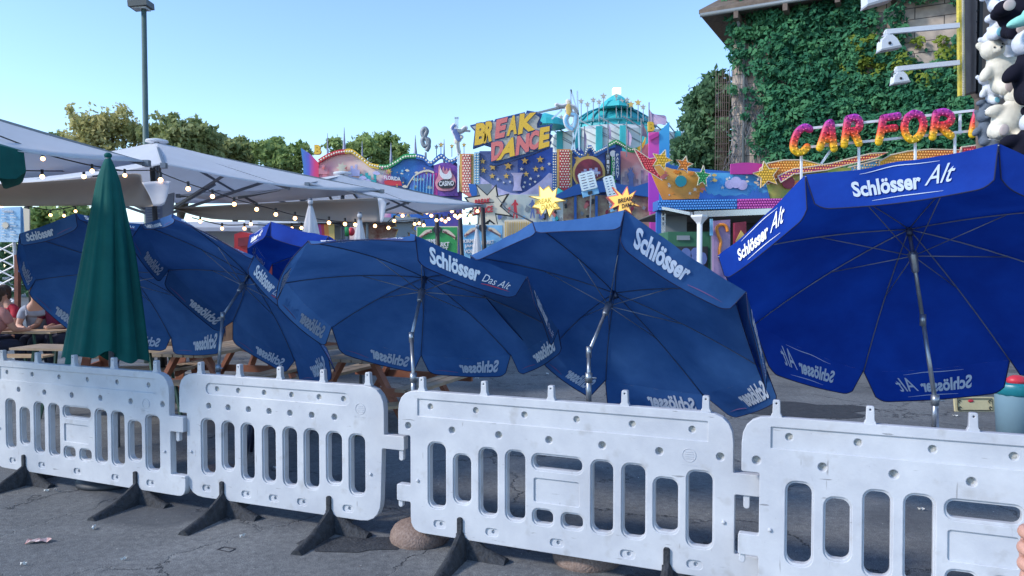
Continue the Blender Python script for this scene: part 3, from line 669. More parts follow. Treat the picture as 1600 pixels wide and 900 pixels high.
def tree(label, base, h, crown, lm, nleaf=7000, ls=.16, trunk=.22, group='trees behind the fairground', limbs=9, droop=0, name='tree'):
    """crown: list of (dx,dy,z,r) lobes relative to the base; leaves gather in clumps on limbs"""
    base = Vector(base); root = empty(name, base, label, 'tree', group)
    mb = MB(); top = base+Vector((.2, 0, h*.8)); tp = [base, base+Vector((.05, .05, h*.3)), base+Vector((-.08, 0, h*.55)), top]
    mb.tube(catmull(tp, 4), [trunk*(1-.8*k/12) for k in range(13)], 8)
    for l in crown:
        e = base+Vector((l[0], l[1], l[2])); s = base+Vector((0, 0, min(l[2]*.75, h*.5))); mid = (s+e)/2+Vector((0, 0, .25)); mb.tube([s, mid, e], [trunk*.35, trunk*.2, trunk*.05], 6)
    mb.build('trunk', M_BARK, root, True)
    cs = []; tot = sum(l[3]**2 for l in crown)
    for l in crown:
        k = int(nleaf*l[3]**2/tot/34)+1
        for _ in range(k):
            d = rng.normal(size=3); d /= np.linalg.norm(d); d[2] = d[2]*.85; rad = l[3]*(.3+.95*rng.random()**.7)
            cc = np.array(base)+np.array(l[:3])+d*rad; sz = l[3]*(.07+.10*rng.random())+ls*.45
            q = cc+rng.normal(size=(34, 3))*sz*np.array([1, 1, .7 if not droop else 1.5]); cs.append(q)
    cs = np.concatenate(cs); v, f = leaves(cs, ls, droop)
    np_obj('crown', v, f, lm, root); return root
L_BIRCH = leafmat('birch_leaf', (.38, .38, .15), (.60, .54, .26)); L_OLIVE = leafmat('olive_leaf', (.23, .29, .11), (.42, .44, .21)); L_GRN = leafmat('green_leaf', (.22, .33, .11), (.40, .48, .19)); L_DARK = leafmat('dark_leaf', (.07, .16, .09), (.17, .29, .15))
def tx(px, Y): return (px-800)/FPX*Y
def lobes(Y, L): return L
def ctree(label, px, Y, spec, lm, **k):
    """spec: lobes as photo spots (px,py,rpx) standing round distance Y"""
    b = Vector((tx(px, Y), Y, 0)); c = []
    for x, y, r in spec:
        p = W(x, y, Y+random.uniform(-1, 1)); c.append((p.x-b.x, p.y-b.y, p.z, r*Y/FPX))
    return tree(label, b, max(q[2] for q in c), c, lm, **k)
ctree('loose yellowish birch left of the street lamp', 165, 34, [(178,192,24),(150,205,24),(205,205,20),(125,215,22),(215,222,18),(165,225,35),(110,172,7),(120,185,8),(140,232,30),(185,175,10)], L_BIRCH, nleaf=5200, ls=.11, droop=.5, trunk=.3)
ctree('rounded green tree just right of the street lamp', 285, 34, [(262,200,20),(290,205,22),(312,210,20),(330,225,16),(280,222,28),(245,215,20),(312,232,25)], L_OLIVE, nleaf=6500, ls=.13, trunk=.3)
ctree('small green tree poking up over the middle parasol', 370, 36, [(370,228,14),(385,238,14),(355,236,14),(372,246,20)], L_OLIVE, nleaf=4000, ls=.14)
ctree('feathery green tree left of the wavy fairground board', 432, 36, [(410,235,12),(435,232,14),(464,228,11),(470,243,14),(425,250,22),(450,255,20),(398,245,10)], L_GRN, nleaf=3800, ls=.13)
ctree('green tree behind the thin silver spires', 590, 38, [(526,232,14),(555,225,14),(583,222,15),(603,222,14),(622,226,14),(632,240,12),(575,240,22),(605,243,22),(540,242,16)], L_GRN, nleaf=5000, ls=.13)
ctree('tiny tree top showing over the left parasol edge', 85, 36, [(78,215,8),(95,222,9),(88,230,12)], L_OLIVE, nleaf=1500, ls=.14)
ctree('bushy tree seen under the left parasols', 90, 24, [(75,345,24),(120,340,26),(150,350,22),(60,368,20),(105,370,30)], L_GRN, nleaf=5000, ls=.12, group='bushes under the parasols')
ctree('tall dark tree left of the ivy covered building', 1100, 28, [(1120,135,20),(1100,160,26),(1128,175,26),(1082,195,20),(1108,205,32),(1125,235,32),(1088,240,28),(1105,270,34),(1070,225,12),(1080,280,28),(1125,290,30),(1110,150,16)], L_DARK, nleaf=15000, ls=.13, trunk=.35)
ctree('low dark bushes behind the blue pointed board', 1062, 30, [(1060,290,22),(1050,310,20),(1075,312,22)], L_DARK, nleaf=4000, ls=.13, trunk=.15)

# ------------------------------------------------------------------ ivy covered building at the right
def stone():
    m = bpy.data.materials.new('sandstone'); m.use_nodes = True; t = m.node_tree; N = t.nodes; L = t.links; b = N['Principled BSDF']; b.inputs['Roughness'].default_value = .9
    tc = N.new('ShaderNodeTexCoord'); mp = N.new('ShaderNodeMapping'); mp.inputs['Rotation'].default_value = (math.pi/2, 0, 0); L.new(tc.outputs['Object'], mp.inputs[0])
    br = N.new('ShaderNodeTexBrick'); br.inputs['Scale'].default_value = 1; br.inputs['Brick Width'].default_value = 1.35; br.inputs['Row Height'].default_value = .34; br.inputs['Mortar Size'].default_value = .012
    br.inputs['Color1'].default_value = (.46, .39, .34, 1); br.inputs['Color2'].default_value = (.38, .34, .31, 1); br.inputs['Mortar'].default_value = (.07, .06, .06, 1)
    L.new(mp.outputs[0], br.inputs[0]); n = N.new('ShaderNodeTexNoise'); n.inputs['Scale'].default_value = 3; n.inputs['Detail'].default_value = 8; L.new(tc.outputs['Object'], n.inputs[0])
    x = N.new('ShaderNodeMix'); x.data_type = 'RGBA'; x.blend_type = 'MULTIPLY'; x.inputs[0].default_value = .7; L.new(br.outputs[0], x.inputs[6])
    r = N.new('ShaderNodeValToRGB'); r.color_ramp.elements[0].position = .3; r.color_ramp.elements[0].color = (.5, .48, .5, 1); r.color_ramp.elements[1].position = .7; r.color_ramp.elements[1].color = (1.2, 1.15, 1.1, 1)
    L.new(n.outputs[0], r.inputs[0]); L.new(r.outputs[0], x.inputs[7]); L.new(x.outputs[2], b.inputs['Base Color'])
    bp = N.new('ShaderNodeBump'); bp.inputs['Strength'].default_value = .6; bp.inputs['Distance'].default_value = .02; L.new(n.outputs[0], bp.inputs['Height']); L.new(bp.outputs[0], b.inputs['Normal']); return m
M_STN = stone()
bA = Vector((tx(1141, 25), 25, 0)); bd = Vector((.88, -.475, 0)).normalized(); bn = Vector((bd.y, -bd.x, 0))   # wall runs right and a little nearer; bn faces us
if bn.y > 0: bn = -bn
root = empty('stone_building', bA, 'old sandstone building under a broad tiled eave behind the fairground', 'building'); BL = 17.0; BH = 10.15
mb = MB(); back = -bn*9
c = [bA, bA+bd*BL, bA+bd*BL+back, bA+back]; mb.add(c+[p+Vector((0, 0, BH)) for p in c], [(0,1,5,4),(1,2,6,5),(2,3,7,6),(3,0,4,7),(4,5,6,7)]); mb.build('wall', M_STN, root)
M_ROOF = mat('roof_tile', (.13, .10, .08), .85, var=.3, scale=5); M_WOOD = mat('eave_wood', (.13, .10, .085), .85, var=.3, scale=9)
e0 = bA-bd*.85+bn*.8; e1 = bA+bd*(BL+1)+bn*.8; ez = Vector((0, 0, BH-.15)); up = Vector((0, 0, .22)); rg = Vector((0, 0, 3.6))-bn*5.5
e3 = bA-bd*.85-bn*10; e2 = e1-bn*11
mb = MB(); mb.prism([e0+ez, e1+ez, e2+ez, e3+ez], Vector((0, 0, .09))); mb.build('eave', M_WOOD, root)
mb = MB(); q = [e0+ez+Vector((0, 0, .095))-bd*.06+bn*.06, e1+ez+Vector((0, 0, .095))+bn*.06, e1+ez+rg, e0+ez+rg+bd*3]; mb.prism(q, Vector((0, 0, .12)))
q = [e0+ez+Vector((0, 0, .095))-bd*.06+bn*.06, e0+ez+rg+bd*3, e3+ez+Vector((0, 0, .095))-bd*.06]; mb.prism(q, Vector((0, 0, .12))); mb.build('roof', M_ROOF, root)
for k in range(1, 12): MB().bar(bA+bd*(k*1.5-1.2)+Vector((0, 0, BH-.34)), bA+bd*(k*1.5-1.2)+bn*.95+Vector((0, 0, BH-.30)), .14, .22).build('bracket', M_WOOD, root)
g = bA+bd*.42+bn*.12; MB().tube([g, g+Vector((0, 0, BH-1.0)), g-bd*.12+bn*.3+Vector((0, 0, BH-.5)), g-bd*.12+bn*.75+Vector((0, 0, BH-.22))], .055, 8).build('downpipe', mat('zinc', (.22, .25, .27), .5, metal=.5), root, True)
MB().tube([e0+ez+bn*.1+Vector((0, 0, .02)), e1+ez+bn*.1+Vector((0, 0, .02))], .07, 8).build('gutter', mat('zinc', (.2, .2, .2), .5), root, True)
for s_, z in ((9.2, 5.9), (7.2, 3.3), (11.3, 3.3)):
    p = bA+bd*s_+Vector((0, 0, z)); f = MB().prism([p+bn*.02, p+bd*.95+bn*.02, p+bd*.95+Vector((0, 0, 1.5))+bn*.02, p+Vector((0, 0, 1.5))+bn*.02], -bn*.01).build('window', mat('dark_glass', (.02, .025, .035), .15), root)
    fm = MB()
    for a_, b_ in ((0, 0), (.47, 0), (.95, 0)): fm.bar(p+bd*a_+bn*.05, p+bd*a_+bn*.05+Vector((0, 0, 1.5)), .07, .05, bn)
    for z_ in (0, .75, 1.5): fm.bar(p+bn*.056+Vector((0, 0, z_)), p+bd*.95+bn*.056+Vector((0, 0, z_)), .06, .07)
    fm.build('frame', M_WOOD, f)
# ivy
def wallpt(px, py, d=0):
    """where the line of sight of a photo spot meets the wall (used to trace the ivy's outline)"""
    dx = (px-800)/FPX; u = (450-py)/FPX; r = Vector((dx, math.cos(TH)+u*math.sin(TH), -math.sin(TH)+u*math.cos(TH))); o = Vector((0, 0, CH))
    t = (bA+bn*d-o).dot(bn)/r.dot(bn); return o+r*t
def ivyden(px, py):
    if py < 0: return 1 if px < 1370 else .25
    if px < 1138: return 0
    d = 1
    if px < 1152: d = .35 if 30 < py < 75 else 0
    if 1150 <= px < 1168: d = .7 if py < 95 else .15
    if 90 < py and px < 1200: d = .10+.5*max(0, (px-1172)/28) if px > 1172 else (.16 if py < 240 else .03)
    if px > 1185 and py > 95: d = max(d, min(1, (px-1185)/25))
    if py > 255 and px < 1230: d = .05
    if px > 1372 and py < 92: d = 0 if not (1388 < px < 1412 and py > 5) else .8
    if px > 1372 and 62 < py < 92: d = max(d, .75 if px < 1400 or 1430 < px < 1500 and py > 78 else .1)
    if 1350 < px < 1372: d = .7
    if 1425 < px < 1475 and 55 < py < 98: d = .1
    if px > 1500: d = .6
    return d
cs = []; us = []; tries = 0
while len(cs) < 1150 and tries < 9000:
    tries += 1; px = rng.uniform(1138, 1640); py = rng.uniform(-40, 345)
    if rng.random() < ivyden(px, py): cs.append((px, py))
P_ = []; O_ = []; mid_ = []
for px, py in cs:
    dpt = rng.uniform(.10, .48); p = np.array(wallpt(px, py, dpt)); k = 30; r0 = rng.uniform(.16, .36)
    # a clump is a small overhanging cap of leaves
    a = rng.uniform(0, 2*math.pi, k); rr_ = np.sqrt(rng.random(k))*r0; x_ = rr_*np.cos(a); z_ = rr_*np.sin(a)*.75
    bulge = (1-(rr_/r0)**2)*.22+ .10*(z_/r0)
    q = p+x_[:, None]*np.array(bd)+z_[:, None]*np.array([0, 0, 1.])+bulge[:, None]*np.array(bn); P_.append(q)
    o_ = np.array(bn)*.8+np.outer(x_/r0, np.array(bd))*.6+np.outer(z_/r0, np.array([0, 0, 1.]))*.6+np.array([0, 0, .5]); O_.append(o_)
    mid_.append(np.full(k, 1 if (px > 1330 and rng.random() < .35 and 50 < py < 120) else (2 if rng.random() < .35 else 0)))
P_ = np.concatenate(P_); O_ = np.concatenate(O_); mid_ = np.concatenate(mid_)
# thin under layer so that the wall shows only where the ivy has died back
und = []
while len(und) < 9000:
    px = rng.uniform(1138, 1640); py = rng.uniform(-40, 345)
    if rng.random() < ivyden(px, py)**1.5: und.append(np.array(wallpt(px, py, rng.uniform(.03, .12))))
P_ = np.concatenate([P_, np.array(und)]); O_ = np.concatenate([O_, np.tile(np.array(bn)+np.array([0, 0, .3]), (len(und), 1))]); mid_ = np.concatenate([mid_, np.zeros(len(und))])
v, f = leaves(P_, .088, .55, O_, .45)
root = empty('ivy_plant', bA+bd*4+bn*.1, 'thick dark green ivy climbing over the sandstone building', 'ivy')
np_obj('foliage', v, f, leafmat('ivy_leaf', (.020, .105, .060), (.050, .19, .095), .15), root, [leafmat('ivy_yellow', (.15, .22, .03), (.3, .36, .07), .2), leafmat('ivy_light', (.06, .21, .10), (.12, .33, .16), .2)], mid_)
mb = MB()
for k in range(240):
    px = rng.uniform(1142, 1225); py = rng.uniform(85, 320); p = wallpt(px, py, rng.uniform(.03, .15)); pts = [p]
    for j in range(6): p = p+Vector((rng.normal()*.09, rng.normal()*.02, -rng.uniform(.1, .35))); pts.append(p)
    mb.tube(pts, .009, 3, False)
mb.build('bare_stems', mat('dead_stem', (.20, .20, .22), .9), root)
# wire trellis beside the building
root = empty('wire_trellis', Vector((tx(1128, 24), 24, 0)), 'tall rusty wire mesh column between the dark tree and the building', 'trellis'); mb = MB(); a = W(1117, 330, 24); b = W(1140, 110, 24)
for k in range(7): x = a.x+(b.x-a.x)*k/6; mb.tube([(x, 24, 0), (x+.02*math.sin(k), 24, b.z-.1*k % .3)], .010, 3, False)
z = .2
while z < b.z-.3: mb.tube([(a.x, 24, z), (b.x, 24, z+.03*math.sin(z*9))], .009, 3, False); z += .22
mb.build('mesh', mat('rust_wire', (.14, .10, .09), .8), root)

# ------------------------------------------------------------------ fairground palette
def pm(key, c, **k): return mat('fair_'+key, c, .45, **k)
F_RED = pm('red', (.55, .03, .05)); F_PINK = pm('pink', (.62, .24, .30), var=.3, scale=1.2); F_YEL = pm('yellow', (.75, .46, .04)); F_GRN = pm('green', (.03, .30, .09)); F_BLU = pm('blue', (.02, .12, .42)); F_NAVY = pm('navy', (.015, .06, .22)); F_CREAM = pm('cream', (.66, .58, .45)); F_WHT = pm('white', (.68, .69, .72)); F_MAG = pm('magenta', (.45, .03, .26)); F_PUR = pm('purple', (.16, .05, .32), var=.3); F_TEAL = pm('teal', (.02, .33, .36)); F_ORG = pm('orange', (.72, .24, .03)); F_CORAL = pm('coral', (.66, .17, .16)); F_GOLD = pm('gold', (.62, .42, .12)); F_LAV = pm('lavender', (.44, .42, .66), var=.25, scale=2); F_GRAY = pm('gray', (.22, .25, .28)); F_SKY = pm('sky', (.08, .34, .62), col2=(.30, .55, .75), scale=1.2); F_SLATE = pm('slate', (.10, .15, .36), var=.2, scale=1.5); F_DRED = pm('dark_red', (.22, .02, .05), var=.4, scale=3); F_DARK = pm('dark', (.02, .022, .03)); F_CHROME = mat('chrome', (.6, .62, .65), .25, metal=.8)
L_RED = pm('lamp_red', (.68, .10, .12)); L_BLU = pm('lamp_blue', (.06, .26, .62)); L_MAG = pm('lamp_magenta', (.48, .07, .38)); L_WRM = pm('lamp_warm', (.85, .48, .12))
F_LAMP = mat('cream_bulb', (.9, .85, .7), .3)
def grow(q, k=1.07): cx = sum(p[0] for p in q)/4; cy = sum(p[1] for p in q)/4; return [(cx+(x-cx)*k, cy+(y-cy)*k) for x, y in q]
YF = 30.0
fr = empty('dance_ride', W(800, 415, YF).to_3d()*1, 'wide painted ride front with wavy coloured rim, starry panels and city murals', 'fairground ride'); fr.location.z = 0
def band(name, top, w_, Y, m, parent, th=.12, rim=None):
    t = smooth2(top); p = t+[(x, y+w_) for x, y in reversed(t)]; return board(name, p, Y, m, parent, th)
def mural(name, pts, Y, m, th=.06, parent=None): return board(name, pts, Y, m, parent or fr, th)
# left wing
wtop = smooth2([(497,252),(515,243),(540,237),(560,240),(578,256),(592,261),(610,258),(628,247),(645,243),(662,250),(675,258)])
g1 = gradmat('mural_dawn', [(0, (.62, .22, .32)), (.35, (.75, .50, .45)), (.6, (.70, .62, .62)), (.8, (.55, .20, .40)), (1, (.30, .12, .35))], tx(495, YF), tx(640, YF), 'X', mott=.8)
mural('mural_panel', wtop[:19]+[(590,262),(611,262),(611,440),(497,440)], YF+.1, g1)
mural('mural_panel', [(611,262)]+[(x, y) for x, y in wtop if x > 611]+[(690,258),(708,250),(722,262),(722,440),(611,440)], YF+.1, gradmat('mural_night', [(0, (.03, .20, .50)), (.4, (.02, .10, .40)), (.7, (.04, .05, .28)), (1, (.20, .06, .30))], tx(611, YF), tx(740, YF), 'X', mott=.7))
mural('wing_panel', [(470,231),(484,240),(498,255),(499,440),(476,440),(474,262)], YF+.05, gradmat('wing', [(0, (.02, .22, .50)), (.45, (.10, .10, .50)), (.75, (.62, .04, .18)), (1, (.70, .05, .12))], tx(470, YF), tx(500, YF), 'X'))
band('wave_rim', [(497,249),(510,241),(525,235),(539,233)], 7, YF-.05, F_RED, fr); band('wave_rim', [(539,233),(550,233),(565,244),(578,254),(592,257)], 7, YF-.05, F_YEL, fr)
band('wave_rim', [(592,257),(605,257),(620,249),(632,241),(650,240)], 7, YF-.05, F_GRN, fr); band('wave_rim', [(650,240),(662,243),(672,252),(680,246),(690,240),(703,249),(714,244)], 8, YF-.05, F_BLU, fr)
mb = MB(); bulbs(mb, [(497+i*4, 0) for i in range(0)], YF, .05)
for i in range(55):
    x = 498+i*4; y = np.interp(x, [497,510,525,539,550,565,578,592,605,620,632,650,662,672,680,690,703,714], [249,241,235,233,233,244,254,257,257,249,241,240,243,252,246,240,249,244])+3.5; mb.ell(W(x, y, YF-.06), (.04, .03, .04), n=6)
tag(mb.build('rim_bulbs', F_LAMP, fr))
def skyline(x0, x1, yb, hs, Y, m, name='skyline_shape'):
    n = len(hs); p = [(x0, yb)]
    for i, h in enumerate(hs): a = x0+(x1-x0)*i/n; b = x0+(x1-x0)*(i+1)/n; p += [(a, yb-h), (b, yb-h)]
    return mural(name, p+[(x1, yb)], Y, m, .03)
skyline(544, 562, 275, [8, 16, 12, 18, 10], YF-.04, F_LAV); skyline(562, 588, 290, [18, 8, 20, 16, 9, 19], YF-.03, F_TEAL); skyline(616, 632, 300, [20, 28, 16, 24], YF-.03, F_NAVY); skyline(498, 512, 272, [9, 14, 8], YF-.04, F_PINK)
mural('mural_motif', star(534, 262, 9, 5, 7, .2), YF-.04, F_CREAM, .03)
tm = MB(); text_quad(tm, 'FLORIDA', [W(600,274,YF-.06), W(626,277,YF-.06), W(626,283,YF-.06), W(600,280,YF-.06)], (0, .03, 0), .03); tm.build('lettering', F_WHT, fr)
mural('mural_motif', star(607, 268, 6, 2.5, 8), YF-.04, F_GOLD, .03); mural('mural_motif', [(600,283),(610,280),(626,282),(628,290),(602,290)], YF-.04, F_RED, .03)
# roller of the casino sign: arch, purple piers
band('arch_rim', [(636,290),(645,276),(656,268),(668,265),(678,268)], 3, YF-.08, F_CREAM, fr); mural('mural_panel', smooth2([(640,290),(650,275),(662,269),(677,272)])+[(677,320),(640,320)], YF-.03, gradmat('arch', [(0, (.05, .25, .55)), (1, (.25, .08, .45))], W(0, 300, YF).z, W(0, 265, YF).z))
mb = MB()
for k in range(7): mb.bar(W(646+k*5, 310, YF-.08), W(648+k*5, 274-(2 if k > 2 else 0), YF-.08), .04, .03)
mb.build('arch_bars', F_SKY, fr); mural('pier', [(675,270),(683,270),(684,320),(676,320)], YF-.06, F_MAG)
csg = [(685,262),(687,258),(690,266),(693,260),(695,268),(698,262),(700,268),(703,262),(705,268),(711,278),(712,290),(708,296),(700,298),(690,298),(683,295),(680,285),(684,275)]
mural('casino_board', [(678,258),(690,254),(704,254),(716,262),(716,306),(678,306)], YF-.05, F_PUR); mural('casino_rim', smooth2(csg+[csg[0]]), YF-.16, F_PINK); mural('casino_plate', smooth2([(684,286),(690,281),(699,280),(709,283),(710,290),(703,294),(690,294),(684,290),(684,286)]), YF-.20, F_DARK)
tm = MB(); text_quad(tm, 'CASINO', [W(686,283,YF-.22), W(709,282,YF-.22), W(709,290,YF-.22), W(686,291,YF-.22)], (0, .03, 0), .03); tm.build('lettering', F_WHT, fr)
mural('hand_motif', smooth2([(688,262),(692,270),(698,272),(703,266),(706,276),(700,280),(692,279),(687,272),(688,262)]), YF-.19, F_WHT, .03)
# columns
def column(xs, dy=0):
    (a, b, c_, d, e, f_) = xs
    y0, y1 = 240+dy, 300+dy
    mural('column_trim', [(a, y0), (f_, y0), (f_, y1+12), (a, y1-2)], YF-.08, F_GOLD, .3); mural('column_face', [(b, y0+1), (e, y0+1), (e, y1+10), (b, y1)], YF-.14, F_RED if dy else F_CORAL, .05)
    mb = MB(); bulbs(mb, [(x+(2 if r % 2 else 0), y0+3+r*4) for r in range(15) for x in np.arange(b+2, e-1, 4)], YF-.15, .035); mb.build('column_bulbs', F_LAMP, fr)
column((718,722,0,0,736,740)); column((870,874,0,0,890,894), -7)
for x0, x1 in ((741, 749), (863, 870)):
    mural('blue_strip', [(x0, 238), (x1, 238), (x1, 300), (x0, 300)], YF-.07, F_SKY if x0 < 800 else F_BLU, .2); mb = MB(); bulbs(mb, [(x, 241+r*4) for r in range(15) for x in (x0+2, x1-2)], YF-.08, .03); mb.build('strip_bulbs', F_LAMP, fr)
# centre: starry panels, cloud range, lower mural
mural('star_panel', [(749,236),(809,236),(809,440),(749,440)], YF+.02, F_SLATE); mural('star_panel', [(809,232),(864,230),(864,440),(809,440)], YF+.02, mat('fair_deep', (.02, .07, .34), .45, var=.4, scale=.9))
for x, y, r in ((754,252,5),(770,261,6),(794,259,7),(755,266,5),(769,275,5),(791,275,5),(778,280,3),(820,251,6),(844,249,6),(815,264,3),(837,264,5),(847,263,4),(858,256,3),(822,272,5),(841,275,2.5),(829,279,3),(836,284,2.5),(820,285,2.5),(797,284,2.5),(787,285,2),(805,290,2),(818,292,2.5),(812,281,2),(828,288,2)):
    mural('painted_star', star(x, y, r, r*.42), YF-.02, F_GOLD if r > 3 else F_WHT, .03)
cl = [(749,275),(758,281),(766,287),(775,292),(788,298),(800,302),(812,303),(822,299),(834,291),(846,282),(858,270),(864,272),(864,310),(749,310)]
mural('cloud_range', cl, YF-.05, F_LAV, .03)
mural('lower_mural', [(749,305),(880,303),(880,440),(749,440)], YF-.09, mat('fair_mural', (.42, .50, .50), .5, col2=(.62, .62, .56), scale=2.2), .05)
for k in range(26):   # jumble of painted dancers and gear, as dark and coloured daubs
    x = rng.uniform(755, 885); y = rng.uniform(312, 345); r = rng.uniform(1.5, 5); sh = [(x+r*rng.uniform(.4, 1.1)*math.cos(t), y+1.5*r*rng.uniform(.4, 1.1)*math.sin(t)) for t in np.arange(0, 6.2, .6)]
    mural('mural_motif', sh, YF-.12-.002*k, [F_DARK, F_GRAY, F_TEAL, F_SLATE, F_CORAL, F_SKY][k % 6], .02)
for px_, m_ in ((805, F_RED), (788, F_GRAY), (832, F_SLATE)):
    x = px_; mural('painted_dancer', [(x-1,312),(x+1,312),(x+2,316),(x+5,319),(x+4,321),(x+2,320),(x+3,330),(x+4,341),(x+2,341),(x,331),(x-2,341),(x-4,341),(x-2,329),(x-3,319),(x-5,322),(x-6,320),(x-2,316)], YF-.2, m_, .02)
mural('ticket_tower', [(798,270),(818,270),(815,275),(813,290),(816,298),(801,298),(803,290),(802,275)], YF-.08, F_LAV, .05)
# right part
mural('mural_panel', [(894,240),(905,228),(914,240),(920,226),(932,240),(945,232),(960,224),(972,228),(972,440),(894,440)], YF+.02, mat('fair_deep', (.02, .07, .34), .45))
band('wave_rim', [(894,228),(905,238),(913,240),(918,230),(924,227),(930,236),(940,232),(950,226),(962,222)], 8, YF-.06, F_BLU, fr); band('wave_rim', [(950,224),(962,218),(972,222),(985,231),(996,230)], 7, YF-.07, F_GRN, fr); band('wave_rim', [(994,231),(1002,226),(1008,216),(1009,205)], 8, YF-.06, F_YEL, fr)
for x, y, r in ((903,248,7),(918,242,4),(929,241,3)): mural('painted_star', star(x, y, r, r*.42), YF-.02, F_GOLD, .03)
ov = [(920+25*math.cos(t)-(6*math.sin(t)), 270-26*math.sin(t)-6*math.cos(t)) for t in np.arange(-.4, 3.7, .25)]
mural('oval_rim', ov+[(893,300)], YF-.10, F_GOLD, .05); ov2 = [(920+21*math.cos(t)-(6*math.sin(t)), 271-22*math.sin(t)-6*math.cos(t)) for t in np.arange(-.4, 3.7, .25)]
mural('oval_face', ov2+[(899,296)], YF-.14, F_DRED, .03); skyline(908, 938, 272, [4, 8, 5, 9, 7, 10, 4], YF-.16, F_LAV)
tm = MB(); text_quad(tm, 'SUNSET', [W(905,274,YF-.18), W(936,268,YF-.18), W(936,275,YF-.18), W(905,281,YF-.18)], (0, .02, 0), .02); tm.build('lettering', F_WHT, fr)
for s_, x, y, m_ in (('MINT', 950, 245, F_DARK), ('HOTEL', 959, 248, F_GRN), ('PARAMNT', 965, 243, F_NAVY)):
    n_ = len(s_); st = 46/max(5, n_)*.9; mural('sign_strip', [(x-4, y-6), (x+3.6, y-6), (x+3.6, y+38), (x-4, y+38)], YF-.10-.01*(x-950), m_, .04); tm = MB()
    for k, ch in enumerate(s_): yy = y-3+k*st*(38/41); text_quad(tm, ch, [W(x-2,yy,YF-.27), W(x+2,yy,YF-.27), W(x+2,yy+st*.75,YF-.27), W(x-2,yy+st*.75,YF-.27)], (0, .02, 0), .03)
    tm.build('lettering', F_WHT, fr)
mural('round_lamp_sign', circ(958, 240, 5), YF-.2, F_WHT, .05)
mural('mural_panel', [(970,236),(984,238),(1005,228),(1016,222),(1016,440),(970,440)], YF-.04, gradmat('mural_rose', [(0, (.45, .55, .62)), (.35, (.68, .60, .60)), (.7, (.60, .25, .25)), (1, (.55, .20, .22))], W(0, 320, YF).z, W(0, 235, YF).z, mott=.9))
skyline(972, 1014, 302, [26, 34, 18, 12, 30, 22, 14, 36, 20, 28], YF-.08, pm('rosegrey', (.34, .26, .34), var=.4, scale=3))
mural('statue_motif', [(982,302),(983,282),(980,272),(983,268),(981,262),(984,266),(985,260),(986,266),(989,261),(988,268),(991,272),(989,282),(992,302)], YF-.12, F_SLATE, .03)
mural('roof_blue', [(868,305),(900,288),(945,282),(990,292),(1016,284),(1016,308),(980,303),(945,300),(905,304),(870,312)], YF-.3, F_BLU, .25)
mural('lower_mural', [(880,306),(1016,304),(1016,440),(880,440)], YF-.1, mat('fair_mural2', (.20, .10, .09), .5, col2=(.45, .38, .25), scale=2.5), .05)
for x in (897, 930, 962): mural('blue_post', [(x, 306), (x+4, 306), (x+4, 440), (x, 440)], YF-.2, F_BLU, .06)
for k in range(18):
    x = rng.uniform(903, 1010); y = rng.uniform(312, 340); r = rng.uniform(2, 5); sh = [(x+r*rng.uniform(.4, 1.1)*math.cos(t), y+1.5*r*rng.uniform(.4, 1.1)*math.sin(t)) for t in np.arange(0, 6.2, .6)]
    mural('mural_motif', sh, YF-.13-.002*k, [F_DARK, F_DRED, F_CREAM, F_GRAY, F_CORAL][k % 5], .02)
for k in range(46):
    x = rng.uniform(502, 606) if k % 2 else rng.uniform(615, 672); y = rng.uniform(262, 300); r = rng.uniform(1, 3.2)
    mural('mural_motif', star(x, y, r, r*.5, int(rng.integers(3, 8)), rng.uniform(0, 3)) if k % 3 else smooth2([(x-r*2, y), (x, y-r), (x+r*2, y+r*.4), (x, y+r), (x-r*2, y)], 3), YF-.045-.001*k, [F_CREAM, F_PINK, F_GOLD, F_LAV, F_SKY, F_CORAL][k % 6], .02)
mb = MB()
for (x0, y0, x1, y1) in ((894,231,905,241),(905,241,913,243),(913,243,919,231),(919,231,924,230),(924,230,930,239),(930,239,950,229),(950,228,963,221),(963,221,985,234),(985,234,996,233)):
    n_ = max(2, int(math.hypot(x1-x0, y1-y0)/3)); bulbs(mb, [(x0+(x1-x0)*k/n_, y0+(y1-y0)*k/n_) for k in range(n_)], YF-.1, .035)
mb.build('rim_bulbs', F_LAMP, fr)
# lighting rigs hung on the front
def rig(label, cx, cy, w_, h_, rot, Y=27.5):
    root = empty('light_rig', Vector((W(cx, cy, Y).x, Y, 0)), label, 'light rig', 'tilted chrome light rigs'); mb = MB(); cr_, sr = math.cos(rot), math.sin(rot)
    T = lambda a, b: W(cx+a*cr_-b*sr, cy+a*sr+b*cr_, Y)
    for a in (-w_/2, 0, w_/2): mb.bar(T(a, -h_/2), T(a, h_/2), .08, .08)
    k = -h_/2
    while k <= h_/2+.1: mb.bar(T(-w_/2, k), T(w_/2, k), .09, .07); k += 4.2
    mb.build('frame', F_CHROME, root); MB().prism([T(-w_/2-1, h_/2), T(w_/2+2, h_/2), T(w_/2+2, h_/2+10), T(-w_/2-1, h_/2+10)], (0, .3, 0)).build('cabinet', F_SKY, root); MB().prism([T(-4, h_/2+3), T(3, h_/2+3), T(3, h_/2+8), T(-4, h_/2+8)], (0, -.03, 0)).build('cabinet_hole', F_DARK, root)
    MB().bar(T(0, h_/2+8), Vector((T(0, 0).x, Y, 0)), .05, .05).build('mast', F_GRAY, root)
rig('chrome light rig tilted left with a pale blue cabinet below', 918, 283, 22, 26, -.25); rig('narrow ladder like chrome light rig tilted right', 955, 298, 13, 44, -.25)
# purple mast at the right end, with blue banner
mural('end_mast', [(1016,215),(1024,212),(1025,455),(1017,455)], YF-.4, gradmat('mast', [(0, (.10, .05, .45)), (.4, (.50, .05, .40)), (1, (.70, .10, .40))], W(0, 440, YF).z, W(0, 215, YF).z), .4)
